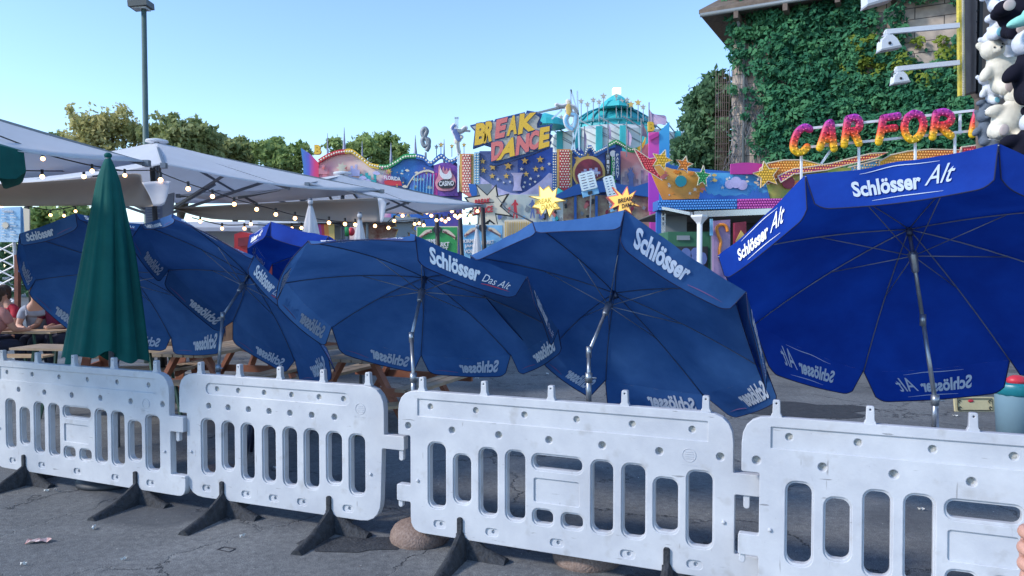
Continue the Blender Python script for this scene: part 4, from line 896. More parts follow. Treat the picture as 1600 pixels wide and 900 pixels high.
# ---- big sign
def sign(label, outline, inner, quads, Y, name='ride_sign', m0=F_NAVY, m1=None, post=None):
    c_ = W(sum(p[0] for p in outline)/len(outline), 0, Y); root = empty(name, Vector((c_.x, Y, 0)), label, 'sign'); board('backing', outline, Y, m0, root, .35)
    if name == 'ride_sign':
        tm = MB()
        for m_, L_ in quads:
            for ch, q, off in L_: text_quad(tm, ch, [W(x+.5, y+.5, Y-.065) for x, y in grow(q, 1.10)], (0, .012, 0), off+.02)
        tm.build('letter_outline', F_NAVY, root)
    if inner: board('face', inner, Y-.05, m1, root, .048)
    for m_, L_ in quads:
        tm = MB()
        for ch, q, off in L_: text_quad(tm, ch, [W(x, y, Y-.10) for x, y in q], (0, .045, 0), off)
        tm.build('lettering', m_, root)
    if post: 
        for a, b in post: MB().bar(W(*a, Y+.2), W(*b, Y+.2), .07, .07).build('strut', F_GRAY, root)
    return root
q8 = lambda L: [(700+x/8, 170+y/8) for x, y in L]
out = q8([(275,205),(560,140),(575,160),(590,130),(960,40),(970,65),(985,20),(1080,35),(1110,55),(1180,60),(1150,150),(1180,170),(1130,190),(1140,212),(1310,190),(1280,320),(1310,330),(1275,400),(1300,410),(1270,480),(1050,570),(600,710),(520,690),(545,470),(450,440),(310,490),(335,270)])
inn = q8([(300,222),(560,162),(590,165),(950,70),(985,60),(1060,55),(1110,80),(1145,110),(1110,190),(1115,240),(1270,228),(1250,460),(1040,540),(610,655),(545,645),(565,440),(450,415),(335,455),(358,275)])
Ls = lambda *a: [(ch, grow(q8(q)), .055) for ch, q in a]
yl = Ls(('B', [(355,195),(480,170),(470,425),(335,450)]), ('R', [(475,170),(590,150),(545,395),(450,425)]), ('A', [(760,105),(880,75),(855,305),(735,335)]), ('K', [(905,70),(1120,50),(1080,255),(880,315)]), ('A', [(735,380),(870,350),(830,580),(610,640)]), ('E', [(1155,245),(1268,225),(1262,460),(1135,500)]))
rd = Ls(('E', [(610,145),(745,110),(700,345),(590,372)]), ('D', [(545,430),(715,390),(655,615),(545,650)]), ('N', [(870,350),(1015,310),(1005,525),(845,580)]), ('C', [(1025,295),(1140,265),(1125,490),(1005,520)]))
sign('huge jagged BREAK DANCE sign in yellow and coral letters on navy', out, inn, [(F_YEL, yl), (F_CORAL, rd)], 28.6, m1=pm('signgrey', (.38, .38, .36), var=.2), post=[((838,177),(880,166)), ((735,205),(712,203))])
def starsign(label, cx, cy, ro, ri, n, m0, m1, mt, txt, Y, rot=0, glow=None):
    s1 = star(cx, cy, ro, ri, n, rot); s2 = star(cx, cy, ro*.88, ri*.88, n, rot)
    s1 = [(x+3*math.sin(i*2.1), y+3*math.cos(i*1.7)) for i, (x, y) in enumerate(s1)]; s2 = [(cx+(x-cx)*.88, cy+(y-cy)*.88) for x, y in s1]
    return sign(label, s1, s2, [(mt, [(t_, q, .02) for t_, q in txt])], Y, 'star_sign', m0, m1, post=[((cx, cy+ri*.6), (cx, cy+ro+55))])
F_GLOW = mat('glowing_yellow', (.8, .66, .2), .5, emit=(1, .80, .28), estr=.55)
starsign('glowing pale yellow star sign reading BREAK DANCE', 855, 313, 27, 15, 9, F_GOLD, F_GLOW, pm('ochre', (.66, .50, .08)), [('BREAK', [(836,312),(862,308),(862,316),(836,320)]), ('DANCE', [(846,320),(873,315),(873,324),(846,328)])], 26, .1)
starsign('orange star sign with black and white BREAK DANCE lettering', 974, 314, 27, 12, 8, F_CORAL, mat('glowing_orange', (.8, .5, .12), .5, emit=(1, .6, .15), estr=.35), F_DARK, [('BREAK', [(966,311),(988,306),(988,313),(966,318)]), ('DANCE', [(972,319),(993,314),(993,321),(972,326)])], 25.5, .25)
starsign('large pale star sign with red DANCE lettering and dark edge', 762, 322, 40, 21, 8, F_DARK, F_CREAM, F_RED, [('BREAK', [(742,312),(766,309),(766,317),(742,320)]), ('DANCE', [(741,325),(770,321),(770,331),(741,335)])], 22, .35)
starsign('half hidden grey star sign with yellow edge left of the green market sign', 632, 356, 26, 12, 7, F_GOLD, F_GRAY, F_DARK, [], 21, .2)
# spires, flags, cut out dancers, stars on stems
def spire(x, yt, yb, w_, Y=30.6, label=''):
    p = W(x, yb, Y); t = W(x, yt, Y); root = empty('spire', Vector((p.x, Y, 0)), label, 'spire', 'thin silver spires on the ride front'); r = w_/2*Y/FPX
    MB().lathe([(r, p.z), (r*.6, (p.z*2+t.z)/3), (.01, t.z)], (p.x, Y, 0), 4).build('cone', mat('spire_silver', (.32, .32, .42), .4, metal=.4, var=.3, scale=3), root); MB().tube([(p.x, Y, 0), (p.x, Y, p.z)], .06, 6).build('mast', F_GRAY, root)
for (x, yt, yb, w_, lb) in ((512,208,243,4,'silver spire behind the red part of the wavy rim'),(538,199,235,6,'tallest silver spire, above the start of the yellow rim'),(566,221,250,4,'silver spire above the sinking yellow rim'),(611,223,250,5,'silver spire where green rim begins'),(649,211,243,7,'broad silver spire where green rim turns blue'),(694,217,250,4,'small silver spire just right of the treble clef flag')):
    spire(x, yt, yb, w_, label=lb)
root = empty('treble_clef', Vector((W(665, 0, 30.4).x, 30.4, 0)), 'grey treble clef shape standing above the ride front', 'cutout')
MB().tube(catmull([W(x, y, 30.4) for x, y in ((666,236),(670,228),(667,218),(661,212),(660,205),(664,201),(667,205),(664,212),(660,220),(663,228),(669,226),(670,219),(665,217))], 6), .10, 6).build('shape', F_GRAY, root, True); MB().tube([(root.location.x, 30.4, 0), W(665, 238, 30.4)], .05, 6).build('mast', F_GRAY, root)
def cutout(label, pts, Y, inner, m_):
    x = W(pts[0][0], 0, Y).x; root = empty('dancer_cutout', Vector((x, Y, 0)), label, 'cutout', 'flat dancer cutouts above the ride front'); board('backing', smooth2(pts+[pts[0]]), Y, F_WHT, root, .08)
    for k, (p, mm) in enumerate(inner): board('figure', smooth2(p+[p[0]]), Y-.03-.004*k, mm, root, .03)
    for a, b in m_: MB().bar(W(*a, Y+.12), W(*b, Y+.12), .06, .06).build('mast', F_CHROME, root)
def figure(label, Y, strokes, masts):
    """strokes: (points, radius px, material)"""
    root = empty('dancer_cutout', Vector((W(strokes[0][0][0][0], 0, Y).x, Y, 0)), label, 'cutout', 'flat dancer cutouts above the ride front'); k = Y/FPX
    fl = lambda mb, y0: mb.xf(lambda v: Vector((v.x, y0+(v.y-y0)*.25, v.z)))
    bk = MB()
    for p, r, m_ in strokes: q = catmull([W(x, y, Y) for x, y in p], 4); bk.tube(q, (r+1.9)*k, 8); [bk.ell(e, (r+1.9)*k, n=8) for e in (q[0], q[-1])]
    fl(bk, Y).build('backing', F_WHT, root)
    for p, r, m_ in strokes:
        mb = MB(); q = catmull([W(x, y, Y-.12) for x, y in p], 4); mb.tube(q, r*k, 8); [mb.ell(e, r*k, n=8) for e in (q[0], q[-1])]; fl(mb, Y-.12).build('figure', m_, root)
    for a, b in masts: MB().bar(W(*a, Y+.2), W(*b, Y+.2), .06, .06).build('mast', F_CHROME, root)
figure('flat cutout of a breakdancer upside down on one hand, left of the big sign', 28.8, [([(711,205),(714,211),(716,217)], 4, F_SLATE), ([(711,205),(707,200),(710,196)], 2, F_SLATE), ([(714,205),(721,205),(727,200)], 2.2, F_GRAY), ([(716,217),(721,214)], 1.6, F_CREAM), ([(715,217),(715,228),(717,238)], 1.6, F_GRAY), ([(713,220),(713,222)], 2.2, F_CREAM)], [((712,184),(712,200)), ((715,184),(715,200)), ((716,240),(716,300)), ((710,184),(717,184))])
figure('flat cutout of a leaping dancer in light trousers, right of the big sign', 28.8, [([(888,166),(889,177)], 4, F_GOLD), ([(886,164),(878,166),(870,164)], 1.6, F_GRAY), ([(891,165),(897,168),(901,173)], 1.6, F_GRAY), ([(888,159),(888.5,160.5)], 2.6, F_CREAM), ([(888,178),(884,187),(887,197),(894,202)], 2.4, F_SKY), ([(891,178),(899,180),(899,190),(897,198)], 2.4, F_SKY)], [((892,140),(892,165)), ((902,142),(905,235)), ((892,140),(904,180)), ((895,200),(898,235)), ((902,200),(893,235)), ((884,168),(838,176)), ((878,172),(862,186))])
def stemstar(x, y, r, lb, m_=F_GOLD, Y=30.5):
    if x > 870: Y = 52
    root = empty('star_ornament', Vector((W(x, 0, Y).x, Y, 0)), lb, 'star ornament', 'small stars on stems along the roof'); board('star', star(x, y, r, r*.45), Y, m_, root, .06); MB().tube([W(x, 190 if Y > 40 else 245, Y+.03), W(x, y+r*.3, Y+.03)], .020*Y/32, 5).build('stem', F_GRAY, root)
SI = pm('silverstar', (.42, .40, .36), var=.2)
for x, y, r, mm, lb in ((689,226,5,F_GOLD,'gold star on a stem right of the treble clef'),(682,229,4,SI,'small grey star nearest the treble clef'),(706,228,4,F_GOLD,'gold star on a stem just left of the upside down dancer'),(725,226,4,F_GOLD,'gold star on a stem just right of the upside down dancer'),(877,183,4.5,SI,'lowest grey star, left of the leaping dancer'),(908,158,5,SI,'first roof star right of the leaping dancer'),(918,163,5,SI,'second roof star right of the leaping dancer, lower'),(927,156,5,SI,'third roof star right of the leaping dancer'),(936,159,5,SI,'fourth roof star, left of the dome peak'),(943,150,5.5,SI,'roof star directly left of the dome peak, highest'),(963,149,4,SI,'roof star tucked right behind the dome peak'),(971,158,5,SI,'roof star low on the right of the dome peak'),(980,156,5,SI,'second roof star on the right of the dome'),(986,163,6,F_GOLD,'bright gold roof star, lowest of the gold pair'),(997,160,6,F_GOLD,'bright gold roof star, upper of the gold pair'),(1005,167,5,SI,'last grey roof star at the right end')):
    stemstar(x, y, r, lb, mm)
M_FLAG = mat('flag_cloth', (.35, .30, .55), .7, col2=(.6, .45, .6), scale=1.5, trans=.2)
for (x0, pts, lb) in ((1014, [(1015,168),(1020,176),(1030,180),(1040,183),(1039,196),(1030,194),(1020,196),(1015,197)], 'lilac flag flying above the right end of the ride'), (979, [(979,199),(985,208),(987,216),(985,228),(979,224)], 'lilac flag hanging over the green wave rim'), (913, [(913,205),(916,215),(915,232),(913,230)], 'narrow lilac flag right of the leaping dancer'), (1002, [(1003,193),(1010,203),(1012,215),(1003,212)], 'small lilac flag beside the yellow rim'), (950, [(951,195),(954,205),(954,218),(951,218)], 'thin lilac flag in front of the teal column')):
    root = empty('flag', Vector((W(x0, 0, 29.5).x, 29.5, 0)), lb, 'flag', 'lilac flags on thin poles'); MB().tube([W(x0, 245, 29.5), W(x0, pts[0][1]-8, 29.5)], .025, 6).build('pole', F_GRAY, root)
    MB().prism(PP(smooth2(pts[:-1], 3)+[pts[-1]], 29.48), (0, .02, 0)).xf(lambda v: v+Vector((0, .12*math.sin(v.x*6), 0))).build('cloth', M_FLAG, root)
# ornaments: small gold teddy shape
for x, y, lb in ((496, 234, 'small yellow letter shaped ornament at the left end of the wavy rim'), (1018, 198, 'small yellow ornament on top of the purple mast')):
    root = empty('yellow_ornament', W(x, y, 29.4), lb, 'ornament'); mb = MB(); text_quad(mb, 'B', [W(x-5,y-8,29.4), W(x+5,y-8,29.4), W(x+5,y+7,29.4), W(x-5,y+7,29.4)], (0, .2, 0), .06); mb.build('shape', F_YEL, root)
    
# ------------------------------------------------------------------ teal domed hall behind
YD = 46; root = empty('domed_hall', Vector((W(960, 0, YD).x, YD+6, 0)), 'round white walled hall with a teal ribbed dome and white cube on top', 'building'); dc = Vector((W(958, 0, YD+9).x, YD+9, 0))
zr = lambda y, Y=YD: W(958, y, Y).z
M_TEAL = mat('teal_sheet', (.04, .42, .45), .5, var=.15, scale=1.5); r1 = 65/FPX*(YD+9)
def zz(y, Y=YD+9): return W(958, y, Y).z
prof = [(r1*1.0, zz(194, 52)), (r1*.97, zz(184, 52)), (r1*.85, zz(177, 52.3)), (r1*.62, zz(170, 53)), (r1*.3, zz(166, 54)), (.3, zz(165))]
MB().lathe(prof, dc, 40).build('dome', M_TEAL, root)
mb = MB()
for k in range(20):
    a = 2*math.pi*k/20; mb.tube([dc+Vector((r*1.01*math.cos(a), r*1.01*math.sin(a), z+.05)) for r, z in prof], .08, 4)
for k in range(0, 360, 8): mb.bar(dc+Vector((r1*1.02*math.cos(R(k)), r1*1.02*math.sin(R(k)), zz(186, 52))), dc+Vector((r1*1.02*math.cos(R(k+8)), r1*1.02*math.sin(R(k+8)), zz(186, 52))), .12, .12)
mb.build('dome_ribs', mat('teal_dark', (.02, .20, .24), .5), root)
MB().lathe([(1.25, zz(170, 53)), (1.05, zz(162, 53)), (.6, zz(154, 53)), (.2, zz(148, 53))], dc-Vector((0, 2, 0)), 8).build('lantern', M_TEAL, root); MB().box(dc+Vector((0, -2, zz(143, 53))), (.55, .55, .42)).build('cube_lamp', mat('lamp_white', (.85, .85, .85), .4, emit=(1, .97, .9), estr=.6), root)
MB().lathe([(r1*1.62, 0), (r1*1.62, zz(199, 50)), (r1*1.0, zz(194, 52))], dc, 56).build('wall', mat('white_sheet', (.55, .58, .58), .6, var=.15, scale=.6), root)
mb = MB(); fr2 = MB()
for k in range(11):
    a = math.pi+math.pi*k/10; p = dc+Vector((r1*1.64*math.cos(a), r1*1.64*math.sin(a), 0)); mb.box(p+Vector((0, 0, zz(197, 50)/2)), (.42, .42, zz(197, 50)))
    a2 = math.pi+math.pi*(k+1)/10; p2 = dc+Vector((r1*1.64*math.cos(a2), r1*1.64*math.sin(a2), 0))
    for y in (203, 214, 226): fr2.bar(p+Vector((0, 0, zz(y))), p2+Vector((0, 0, zz(y, 50))), .07, .07)
    if k % 2 == 0: fr2.bar(p+Vector((0, 0, zz(203, 50))), p2+Vector((0, 0, zz(224, 50))), .05, .05)
mb.build('columns', M_TEAL, root); fr2.build('bracing', F_GRAY, root)
for x in (852,): MB().lathe([(1.5, zz(199, 51)), (1.3, zz(189, 51)), (.7, zz(182, 51)), (.1, zz(177, 51))], Vector((W(x, 0, 51).x, 51, 0)), 20).build('small_dome', M_TEAL, root)

# ------------------------------------------------------------------ children's car ride with boards and the lamp letters
YC = 14.0; cr = empty('car_ride', Vector((W(1160, 0, YC).x, YC, 0)), 'low children\'s ride with painted fascia, bulb edged roof and colourful waves', 'fairground ride')
def cb(name, pts, Y, m, th=.05): return board(name, pts, Y, m, cr, th)
g_or = gradmat('orange_sky', [(0, (.55, .20, .03)), (.5, (.72, .30, .04)), (1, (.78, .42, .10))], W(0, 312, YC).z, W(0, 260, YC).z, mott=1.2)
g_bl = gradmat('blue_sky', [(0, (.10, .38, .60)), (.5, (.03, .25, .60)), (1, (.12, .45, .70))], W(0, 312, YC).z, W(0, 262, YC).z)
cb('back_panel', [(1034,250),(1050,258),(1075,262),(1140,268),(1200,262),(1200,312),(1036,312)], YC+.12, F_BLU)
cb('painted_panel', [(1010,252),(1028,256),(1050,264),(1085,268),(1100,285),(1106,310),(1036,312),(1026,290)], YC, g_or)
cb('painted_panel', [(1098,270),(1150,270),(1195,262),(1210,280),(1204,312),(1100,312)], YC+.03, g_bl)
cb('painted_panel', [(1196,283),(1215,272),(1240,262),(1330,262),(1330,312),(1204,312)], YC+.02, mat('fair_meadow', (.10, .28, .05), .45, col2=(.45, .40, .08), scale=2.5))
cb('wave_board', smooth2([(1142,256),(1165,254),(1190,256),(1215,262)])+[(1215,272),(1142,272)], YC-.04, F_MAG)
for pts, m_, z_ in (([(1187,264),(1200,255),(1225,250),(1255,250),(1283,257),(1262,262),(1235,268),(1212,280),(1200,288),(1192,278)], gradmat('flame', [(0, (.68, .10, .04)), (.5, (.75, .30, .03)), (1, (.78, .50, .04))], W(1187, 0, YC).x, W(1283, 0, YC).x, 'X'), -.08),
    ([(1215,275),(1240,264),(1270,260),(1300,255),(1330,247),(1360,240),(1388,238),(1368,247),(1330,256),(1290,266),(1240,272),(1220,285)], gradmat('wave2', [(0, (.45, .04, .28)), (.5, (.60, .05, .14)), (1, (.68, .08, .06))], W(1215, 0, YC).x, W(1388, 0, YC).x, 'X'), -.12),
    ([(1374,252),(1392,242),(1420,236),(1455,233),(1500,234),(1500,290),(1374,290)], gradmat('wave3', [(0, (.72, .42, .03)), (1, (.70, .12, .05))], W(1374, 0, YC).x, W(1500, 0, YC).x, 'X'), -.06), ([(1502,230),(1532,226),(1560,228),(1560,260),(1502,260)], F_RED, -.05),
    ([(1325,262),(1370,250),(1500,240),(1500,312),(1325,312)], F_SKY, .04)):
    sm = pts; b_ = cb('wave_board', sm, YC+z_, m_)
    cxy = (sum(p[0] for p in sm)/len(sm), sum(p[1] for p in sm)/len(sm)); ip = [(cxy[0]+(x-cxy[0])*.94, cxy[1]+(y-cxy[1])*.9) for x, y in sm]; mb = MB(); bulbs(mb, fill_pts(ip, 4.2), YC+z_-.01, .016); mb.build('bulbs', L_WRM if m_ not in (F_MAG, F_RED) else L_RED, b_)
    rim = [W(x, y, YC+z_-.005) for x, y in sm]+[W(*sm[0], YC+z_-.005)]; MB().tube(rim, .014, 5).build('rim', F_CREAM, b_)
def cstar(x, y, ro, ri, m_, rot, z_, sx=1, n=5):
    s_ = star(x, y, ro, ri, n, rot, sx); b_ = cb('bulb_star', s_, YC-z_, m_); mb = MB(); bulbs(mb, fill_pts([(x+(a-x)*.85, y+(b-y)*.85) for a, b in s_], 4), YC-z_-.01, .017); mb.build('bulbs', m_, b_)
    MB().tube([W(a, b, YC-z_-.005) for a, b in s_+[s_[0]]], .010, 5).build('rim', F_CREAM, b_)
big = [(990,232),(1016,247),(1029,244),(1023,259),(1034,280),(1012,269)]
b_ = cb('bulb_star', [(990,231),(1015,248),(1036,244),(1022,261),(1035,282),(1007,264)], YC-.25, F_RED); mb = MB(); bulbs(mb, fill_pts([(994,236),(1015,250),(1031,247),(1020,261),(1030,276),(1009,263)], 3.6), YC-.26, .018); mb.build('bulbs', L_RED, b_); MB().tube([W(a, b2, YC-.255) for a, b2 in [(990,231),(1015,248),(1036,244),(1022,261),(1035,282),(1007,264),(990,231)]], .010, 5).build('rim', F_CREAM, b_)
cstar(1034, 250, 17, 8, F_YEL, .35, .30); cstar(1069, 257, 14, 6.5, F_ORG, .25, .2); cstar(1098, 276, 18, 8, F_GRN, .1, .2, .7); cstar(1198, 273, 22, 10, F_YEL, -.2, .16)
# painted scenery on the panels (plain night sky things only)
for x, y, r, m_ in ((1046,290,4,F_CREAM),(1060,276,3,F_CREAM),(1086,296,4,F_CREAM),(1078,302,3,F_CREAM),(1040,278,3,F_CREAM),(1092,288,2.5,F_CREAM),(1116,280,3,F_GOLD),(1185,280,3,F_WHT),(1110,275,2,F_WHT),(1140,278,2,F_WHT),(1192,290,2.5,F_GOLD),(1240,280,4,F_GOLD)): cb('painted_star', star(x, y, r, r*.4), YC-.01, m_, .02)
for k in range(34):
    x, y = (rng.uniform(1022, 1100), rng.uniform(266, 308)) if k % 2 else (rng.uniform(1104, 1200), rng.uniform(272, 300)); r = rng.uniform(1, 3.4)
    if k % 2 and x < 1022+(y-262)*.3: continue
    cb('painted_swirl', smooth2([(x-r*1.6, y), (x, y-r), (x+r*1.8, y-r*.2), (x+r*.3, y+r*.8), (x-r*1.6, y)], 3) if k % 3 else star(x, y, r, r*.4), YC-.006-.0004*k, [F_CREAM, F_ORG, F_GOLD, F_SKY, F_CREAM, F_CORAL][k % 6], .004)
for c_, r_, m_ in (((1064,283), 9, F_TEAL), ((1064,281), 5.5, F_WHT), ((1150,285), 9, F_LAV), ((1160,289), 8, F_LAV), ((1140,288), 7, F_LAV), ((1232,285), 10, F_DRED), ((1246,290), 8, F_ORG)):
    cb('painted_balloon', circ(c_[0], c_[1], r_, 14), YC-.012-.002*r_, m_, .02)
p_ = [(1092,311),(1094,300),(1098,302),(1100,296),(1104,300),(1107,304),(1112,302),(1116,306),(1124,303),(1130,307),(1140,305),(1150,306),(1160,303),(1168,306),(1174,300),(1177,295),(1180,300),(1183,290),(1186,300),(1192,302),(1200,299),(1203,311)]; cb('painted_town', p_, YC-.01, F_BLU, .02)
# roof edge with bulbs
for x0, x1, m_ in ((1028, 1152, F_BLU), (1152, 1300, F_MAG)):
    d0 = (x0-1028)*-.016; d1 = (x1-1028)*-.016
    b_ = cb('roof_edge', [(x0, 313+d0), (x1, 313+d1), (x1, 328+d1), (x0, 328+d0)], YC-.35, m_, .5); mb = MB(); bulbs(mb, [(x, 315+(x-1028)*-.016+r*4) for r in range(4) for x in np.arange(x0+2+(r % 2)*2, x1-1, 4)], YC-.36, .022); mb.build('bulbs', L_BLU if m_ is F_BLU else L_MAG, b_)
cb('roof_slab', [(1034,329),(1330,324),(1330,334),(1034,331)], YC-.2, mat('roof_under', (.12, .11, .10), .6), 3.2)
mb = MB(); mb.bar(W(1036, 325, YC-.5), W(1080, 334, 12.4), .05, .05); mb.bar(W(1085, 335, 12.4), W(1215, 330, 12.4), .07, .10); mb.build('roof_beam', F_CHROME, cr)
px_ = W(1096, 0, 12.4).x; MB().tube([(px_, 12.4, 0), (px_, 12.4, W(0, 350, 12.4).z)], .045, 10).build('post', F_WHT, cr, True); MB().lathe([(.05, W(0, 350, 12.4).z), (.07, W(0, 347, 12.4).z), (.15, W(0, 339, 12.4).z), (.15, W(0, 336, 12.4).z)], (px_, 12.4, 0), 4).build('post_head', F_WHT, cr)
cb('blue_post', [(1026,329),(1034,329),(1034,470),(1026,470)], YC-.1, F_BLU, .1)
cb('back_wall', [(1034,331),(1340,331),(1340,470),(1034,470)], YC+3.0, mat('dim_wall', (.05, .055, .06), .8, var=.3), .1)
cb('grey_cabin', [(1040,335),(1073,335),(1073,470),(1040,470)], YC+.8, F_GRAY, .8)
mb = MB()
for y in range(338, 420, 8): mb.bar(W(1034, y, YC-.12), W(1039, y, YC-.12), .03, .03)
mb.bar(W(1034, 334, YC-.12), W(1034, 425, YC-.12), .02, .02); mb.bar(W(1039, 334, YC-.12), W(1039, 425, YC-.12), .02, .02); mb.build('ladder', F_CHROME, cr)
g2 = empty('market_stall', Vector((W(1078, 0, 13).x, 13, 0)), 'dark green booth under the children\'s ride roof with a small name board', 'stall'); board('front', [(1044,362),(1111,362),(1111,480),(1044,480)], 13, mat('booth_green', (.03, .13, .07), .6, var=.15), g2, 1.2); board('name_board', [(1058,368),(1078,368),(1078,375),(1058,375)], 12.97, F_GRAY, g2, .03); board('hatch', [(1050,385),(1106,385),(1106,420),(1050,420)], 12.97, F_DARK, g2, .02)
for c_, r_ in (((1072,400), 9), ((1087,398), 8), ((1098,404), 7)): board('poster_shape', smooth2([(c_[0]+r_*math.cos(t), c_[1]+1.4*r_*math.sin(t)) for t in np.arange(0, 6.4, .9)]), 12.95, F_SLATE, g2, .015)
root = empty('poster_pillar', Vector((W(1128, 0, 12.7).x, 12.7, 0)), 'square pillar poster with an orange guitar neck on violet ground', 'poster'); board('panel', [(1115,345),(1141,343),(1141,480),(1115,480)], 12.7, mat('poster_violet', (.20, .13, .30), .5, col2=(.35, .25, .40), scale=4), root, .12)
MB().tube(catmull([W(x, y, 12.68) for x, y in ((1126,408),(1124,392),(1126,378),(1122,366),(1120,356),(1126,351),(1134,353),(1137,362))], 6), .028, 6).build('guitar_motif', F_ORG, root, True)
root = empty('red_kiosk', Vector((W(1157, 0, 13).x, 13, 0)), 'narrow red board with a yellow house shape beside the poster pillar', 'sign'); board('panel', [(1148,348),(1166,346),(1168,480),(1148,480)], 13, F_DRED, root, .1); board('house_shape', [(1150,376),(1158,360),(1167,372),(1167,400),(1150,400)], 12.98, F_GOLD, root, .03)
root = empty('price_board', Vector((W(1112, 0, 12.6).x, 12.6, 0)), 'small white vertical board left of the poster pillar', 'sign'); board('panel', [(1110,342),(1114,342),(1114,368),(1110,368)], 12.6, F_SKY, root, .04); board('foot', [(1111.5,368),(1112.5,368),(1112.5,560),(1111.5,560)], 12.61, F_GRAY, root, .03)
# tall pointed blue board behind the red star
root = empty('pointed_board', Vector((W(1035, 0, 20).x, 20, 0)), 'tall pointed board, magenta and bright blue with a yellow sparkle, behind the red bulb star', 'sign')
board('panel', [(1046,190),(1046,265),(1043,330),(1030,330),(1030,206)], 20, gradmat('ptblue', [(0, (.02, .20, .55)), (1, (.05, .35, .65))], W(0, 260, 20).z, W(0, 195, 20).z), root, .1); board('panel', [(1014,207),(1030,206),(1030,330),(1014,330)], 20.02, gradmat('ptmag', [(0, (.40, .04, .45)), (1, (.65, .08, .35))], W(0, 270, 20).z, W(0, 210, 20).z), root, .1)
board('bulb_strip', [(1014,213),(1028,206),(1029,212),(1015,220)], 19.95, F_MAG, root, .05)
MB().tube([(root.location.x, 20.2, 0), (root.location.x, 20.2, W(0, 230, 20).z)], .08, 8).build('mast', F_GRAY, root)
# CAR FOR K
YL = 13.3; lr = empty('lamp_letters', Vector((W(1380, 0, YL).x, YL, 0)), 'rounded bulb studded CAR FOR K letters fading from magenta to yellow on white rails', 'sign')
LST = [(0, (.80, .52, .01)), (.20, (.80, .42, .01)), (.36, (.72, .12, .01)), (.52, (.60, .02, .03)), (.74, (.48, .02, .12)), (1, (.36, .03, .38))]
LSB = [(p, tuple(min(.9, x*1.2+.05) for x in c)) for p, c in LST]
def stroke(strokes, dz=0):
    mb = MB(); bb = MB()
    for s_ in strokes:
        pts = catmull([W(x, y, YL) for x, y in s_], 5); mb.tube([p for p in pts], .070, 10)
        for e in (pts[0], pts[-1]): mb.ell(e, .070, n=10)
        L_ = 0; last = pts[0]; acc = 0
        for a, b in zip(pts, pts[1:]):
            acc += (b-a).length
            if acc > .068:
                acc = 0; t = (b-a).normalized(); sd_ = Vector((-t.z, 0, t.x))
                for w_ in (-.04, .035): bb.ell(b+sd_*w_+Vector((0, -.045, 0)), (.017, .014, .017), n=6)
    return mb, bb
def letter(ch, strokes):
    mb, bb = stroke(strokes); zs = [v[2] for v in mb.v]; k_ = str(len(MATS)); g_l = gradmat('letter_fade'+k_, LST, min(zs), max(zs), mott=.04); g_b = gradmat('letter_bulb'+k_, LSB, min(zs), max(zs), mott=.04); mb.xf(lambda v: Vector((v.x, YL+(v.y-YL)*.6, v.z))); o = mb.build('letter', g_l, lr, True); bb.build('bulbs', g_b, o, True)
sh = lambda dx, dy, L: [[(x+dx, y+dy) for x, y in s_] for s_ in L]
letter('C', [[(1265,202),(1257,199),(1247,206),(1241,220),(1240,232),(1247,238),(1255,236),(1261,230)]])
letter('A', [[(1281,231),(1286,216),(1293,196),(1298,192)], [(1298,192),(1300,210),(1303,232)], [(1288,218),(1301,217)]])
letter('R', [[(1319,226),(1322,205),(1325,186)], [(1325,186),(1337,184),(1343,191),(1340,202),(1323,206)], [(1332,206),(1338,215),(1342,224)]])
letter('F', [[(1373,222),(1377,203),(1380,185)], [(1380,185),(1392,183),(1403,181)], [(1377,203),(1388,201),(1398,200)]])
letter('O', [[(1428,177),(1417,185),(1413,200),(1418,214),(1427,218),(1438,210),(1443,194),(1438,181),(1428,177)]])
letter('R', [[(1457,214),(1460,195),(1463,177)], [(1463,177),(1476,175),(1486,182),(1482,193),(1461,197)], [(1470,197),(1478,206),(1486,212)]])
letter('K', [[(1519,210),(1522,193),(1527,175)], [(1540,172),(1525,192),(1538,208)]])
mb = MB()
for y0, y1 in ((202, 172), (231, 204)): mb.bar(W(1262, y0-1, YL+.08), W(1545, y1-2, YL+.08), .03, .045)
mb.build('rail', M_WHITE, lr)
mb = MB()
for (a, b) in (((1252,240),(1252,330)), ((1342,228),(1342,330)), ((1430,218),(1430,330)), ((1492,205),(1492,330)), ((1297,236),(1283,256)), ((1500,178),(1500,210))): mb.bar(W(*a, YL+.1), W(*b, YL+.1), .035, .035)
mb.build('stand', M_WHITE, lr)

# ------------------------------------------------------------------ booth, floodlights and plush toys at the right edge
YB = 6.6; bo = empty('prize_booth', Vector((W(1560, 0, YB).x, YB, 0)), 'brown prize booth edge with a strip of little yellow lamps', 'stall')
M_BW = mat('booth_brown', (.11, .085, .085), .7, col2=(.19, .15, .145), scale=4)
z0 = W(0, 147, YB).z
MB().prism([W(1506,-60,YB), W(1533,-60,YB+.25), W(1533,140,YB+.25), W(1506,147,YB)], (.05, .1, 0)).build('side_panel', M_BW, bo)
MB().prism([W(1530,-60,YB+.2), W(1700,-60,YB+.2), W(1700,330,YB+.2), W(1545,330,YB+.2), W(1538,150,YB+.2), W(1530,140,YB+.2)], (0, .15, 0)).build('back_panel', mat('booth_slats', (.14, .10, .08), .8, col2=(.24, .18, .14), scale=6), bo)
MB().bar(W(1533,-60,YB+.1), W(1529,146,YB+.1), .035, .03).build('dark_trim', M_BLACK, bo); mb = MB()
for y in range(0, 145, 17): mb.tube([W(1526, y, YB+.1), W(1531, y-1, YB+.1)], .006, 5)
mb.build('hooks', M_BLACK, bo)
MB().bar(W(1500,-60,YB-.02), W(1502,150,YB-.02), .035, .05).build('lamp_strip', mat('strip_yellow', (.62, .50, .06), .5, var=.3, scale=30), bo); mb = MB()
y = -20
